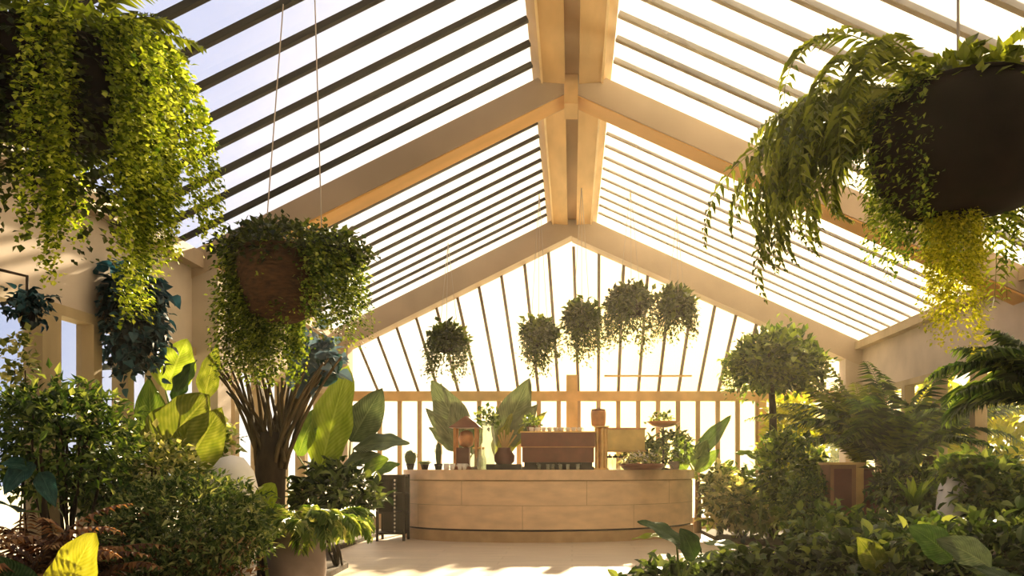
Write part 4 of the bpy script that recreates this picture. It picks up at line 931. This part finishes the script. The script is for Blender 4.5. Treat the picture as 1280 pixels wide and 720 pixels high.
# individual big leaves in the near bed
def leafplant(lab, x, Y, ls):
    b = Vector((PX(x, Y), Y, BZ)); t = thing('elephant_ear', lab, 'plant', b)
    for i, (x0, y0, x1, y1, w_, fc, mt) in enumerate(ls): big_leaf(t, L[mt], P(x0, y0, Y), P(x1, y1, Y - .12), w_, fc, root=b, seed=int(x) * 3 + i, bend=.1, fold=.12, sr=.01)
leafplant('big dark folded leaf standing over the path before the counter', 850, 7.2, [(862, 690, 797, 643, .26, (-.2, -.5, 1), 'big_dark'), (868, 700, 850, 655, .24, (.5, -1, .3), 'big_dark'), (845, 672, 790, 668, .09, (0, -.5, 1), 'big_lime')])
leafplant('pair of flat grey-green leaves on the path edge of the near bed', 905, 7.6, [(940, 692, 880, 672, .16, (0, -.5, 1), 'big_grey'), (930, 702, 862, 696, .24, (0, -.5, 1), 'big_grey')])
leafplant('tan upright leaf among the dark low plants', 1085, 6.5, [(1102, 715, 1072, 664, .22, (-.3, -1, .3), 'big_olive')])
leafplant('large glossy leaves arching in the right corner of the near bed', 1235, 5.6, [(1290, 745, 1190, 690, .28, (-.3, -.4, 1), 'big_dark'), (1300, 740, 1215, 715, .26, (-.3, -.5, 1), 'big_green'), (1190, 700, 1135, 648, .24, (-.3, -.9, .5), 'big_dark'), (1240, 712, 1170, 664, .24, (-.3, -.9, .5), 'big_grey')])
leafplant('lime leaves glowing in the middle of the near bed', 1150, 7.6, [(1150, 700, 1165, 655, .2, (.2, -1, .3), 'big_lime'), (1145, 705, 1125, 668, .2, (-.3, -1, .4), 'big_lime'), (1155, 705, 1185, 668, .18, (.2, -.8, .6), 'big_lime')])
# hedge and trees outside the right wall, seen through its windows
for i, (x, y, rx, rz, lm, lab) in enumerate(((6.75, 12.6, .85, 1.25, 'sunny', 'brightly sunlit yellow-green shrub outside the right windows, at the right edge'), (6.75, 14.6, .8, 1.35, 'sunny', 'sunlit yellow-green shrub outside the farthest right window'), (5.2, 17.2, 1.0, 1.0, 'pale', 'pale shrub outside beyond the right end of the gable'))):
    b = Vector((x, y, -.1)); t = thing('garden_shrub', lab, 'shrub', b)
    m = MB(); bush(m, (x, y, rz * 1.1), (rx, rx, rz), 1500, .22, 250 + i, wid=.7); m.build('foliage', L[lm], t)
    stems(t, 'trunk', b, [(x + .3, y, 1.3), (x - .3, y, 1.2), (x, y + .2, 1.4)], .03, 260 + i)

# ------------------------------------------------------------------ light, sky, haze
AZ, EL = math.radians(9), math.radians(26)
SUN = Vector((math.sin(AZ) * math.cos(EL), math.cos(AZ) * math.cos(EL), math.sin(EL)))
sd = bpy.data.lights.new('sun', 'SUN'); sd.energy = 11; sd.angle = math.radians(1.5); sd.color = (1, .81, .53)
so = bpy.data.objects.new('sun', sd); COL.objects.link(so); so.rotation_euler = (-SUN).to_track_quat('-Z', 'Y').to_euler()
w = bpy.data.worlds.new('sky'); SC.world = w; w.use_nodes = True; nt = w.node_tree; nt.nodes.clear()
out = N(nt, 'OutputWorld'); bg = N(nt, 'Background'); nt.links.new(bg.outputs[0], out.inputs[0])
tc = N(nt, 'TexCoord'); sx = N(nt, 'SeparateXYZ'); nt.links.new(tc.outputs['Generated'], sx.inputs[0])
nz = N(nt, 'TexNoise'); nz.inputs['Scale'].default_value = 3; nz.inputs['Detail'].default_value = 5; nt.links.new(tc.outputs['Generated'], nz.inputs['Vector'])
wv = N(nt, 'Math', operation='MULTIPLY_ADD'); nt.links.new(nz.outputs[0], wv.inputs[0]); wv.inputs[1].default_value = .22; nt.links.new(sx.outputs[0], wv.inputs[2])
zz = N(nt, 'Math', operation='MULTIPLY_ADD'); nt.links.new(sx.outputs[2], zz.inputs[0]); zz.inputs[1].default_value = -.55; nt.links.new(wv.outputs[0], zz.inputs[2])
mr = N(nt, 'MapRange', interpolation_type='SMOOTHSTEP'); mr.inputs[1].default_value = -.55; mr.inputs[2].default_value = .10; nt.links.new(zz.outputs[0], mr.inputs[0])
mx = N(nt, 'Mix', data_type='RGBA'); nt.links.new(mr.outputs[0], mx.inputs[0]); mx.inputs[6].default_value = (.31, .345, .47, 1); mx.inputs[7].default_value = (1.2, 1.04, .76, 1)
dt = N(nt, 'VectorMath', operation='DOT_PRODUCT'); nt.links.new(tc.outputs['Generated'], dt.inputs[0]); dt.inputs[1].default_value = Vector((.13, 1, .07)).normalized()
cl = N(nt, 'Math', operation='MAXIMUM'); nt.links.new(dt.outputs['Value'], cl.inputs[0]); cl.inputs[1].default_value = 0
pw = N(nt, 'Math', operation='POWER'); nt.links.new(cl.outputs[0], pw.inputs[0]); pw.inputs[1].default_value = 26
gm = N(nt, 'Mix', data_type='RGBA', blend_type='MIX'); nt.links.new(pw.outputs[0], gm.inputs[0]); nt.links.new(mx.outputs[2], gm.inputs[6]); gm.inputs[7].default_value = (1.9, 1.30, .42, 1)
fb = N(nt, 'MapRange', interpolation_type='SMOOTHSTEP'); fb.inputs[1].default_value = -.5; fb.inputs[2].default_value = .35; fb.inputs[3].default_value = .28; fb.inputs[4].default_value = 1; nt.links.new(sx.outputs[1], fb.inputs[0])
dm = N(nt, 'Mix', data_type='RGBA', blend_type='MULTIPLY'); dm.inputs[0].default_value = 1; nt.links.new(gm.outputs[2], dm.inputs[6]); nt.links.new(fb.outputs[0], dm.inputs[7])
nt.links.new(dm.outputs[2], bg.inputs[0]); bg.inputs[1].default_value = 1.0
HAZE = 0.0025
if HAZE:
    mh, nt, out = newmat('warm_haze')
    vs = N(nt, 'VolumeScatter'); vs.inputs['Color'].default_value = (1, .90, .70, 1); vs.inputs['Density'].default_value = HAZE; vs.inputs['Anisotropy'].default_value = .6
    nt.links.new(vs.outputs[0], out.inputs['Volume'])
    m = MB(); m.box((XL - .6, YF - 3, -.15), (XR + .6, YB + .3, 6.4)); o = m.build('haze', mh); tag(o, 'thin warm sunlit haze filling the glasshouse', 'haze', kind='stuff')

# ------------------------------------------------------------------ camera
cd = bpy.data.cameras.new('camera'); cd.sensor_width = 36; cd.lens = 36 * F / 1280
cd.shift_x = -(CX - 640) / 1280; cd.shift_y = (CY - 360) / 1280; cd.clip_end = 200
co = bpy.data.objects.new('camera', cd); COL.objects.link(co); co.location = (0, 0, EYE); co.rotation_euler = (PI / 2, 0, 0)
SC.camera = co
SC.view_settings.view_transform = 'Standard'; SC.view_settings.look = 'Medium High Contrast'; SC.view_settings.exposure = .72
SC.cycles.use_denoising = True
SC.cycles.max_bounces = 8; SC.cycles.transparent_max_bounces = 12; SC.cycles.volume_bounces = 0
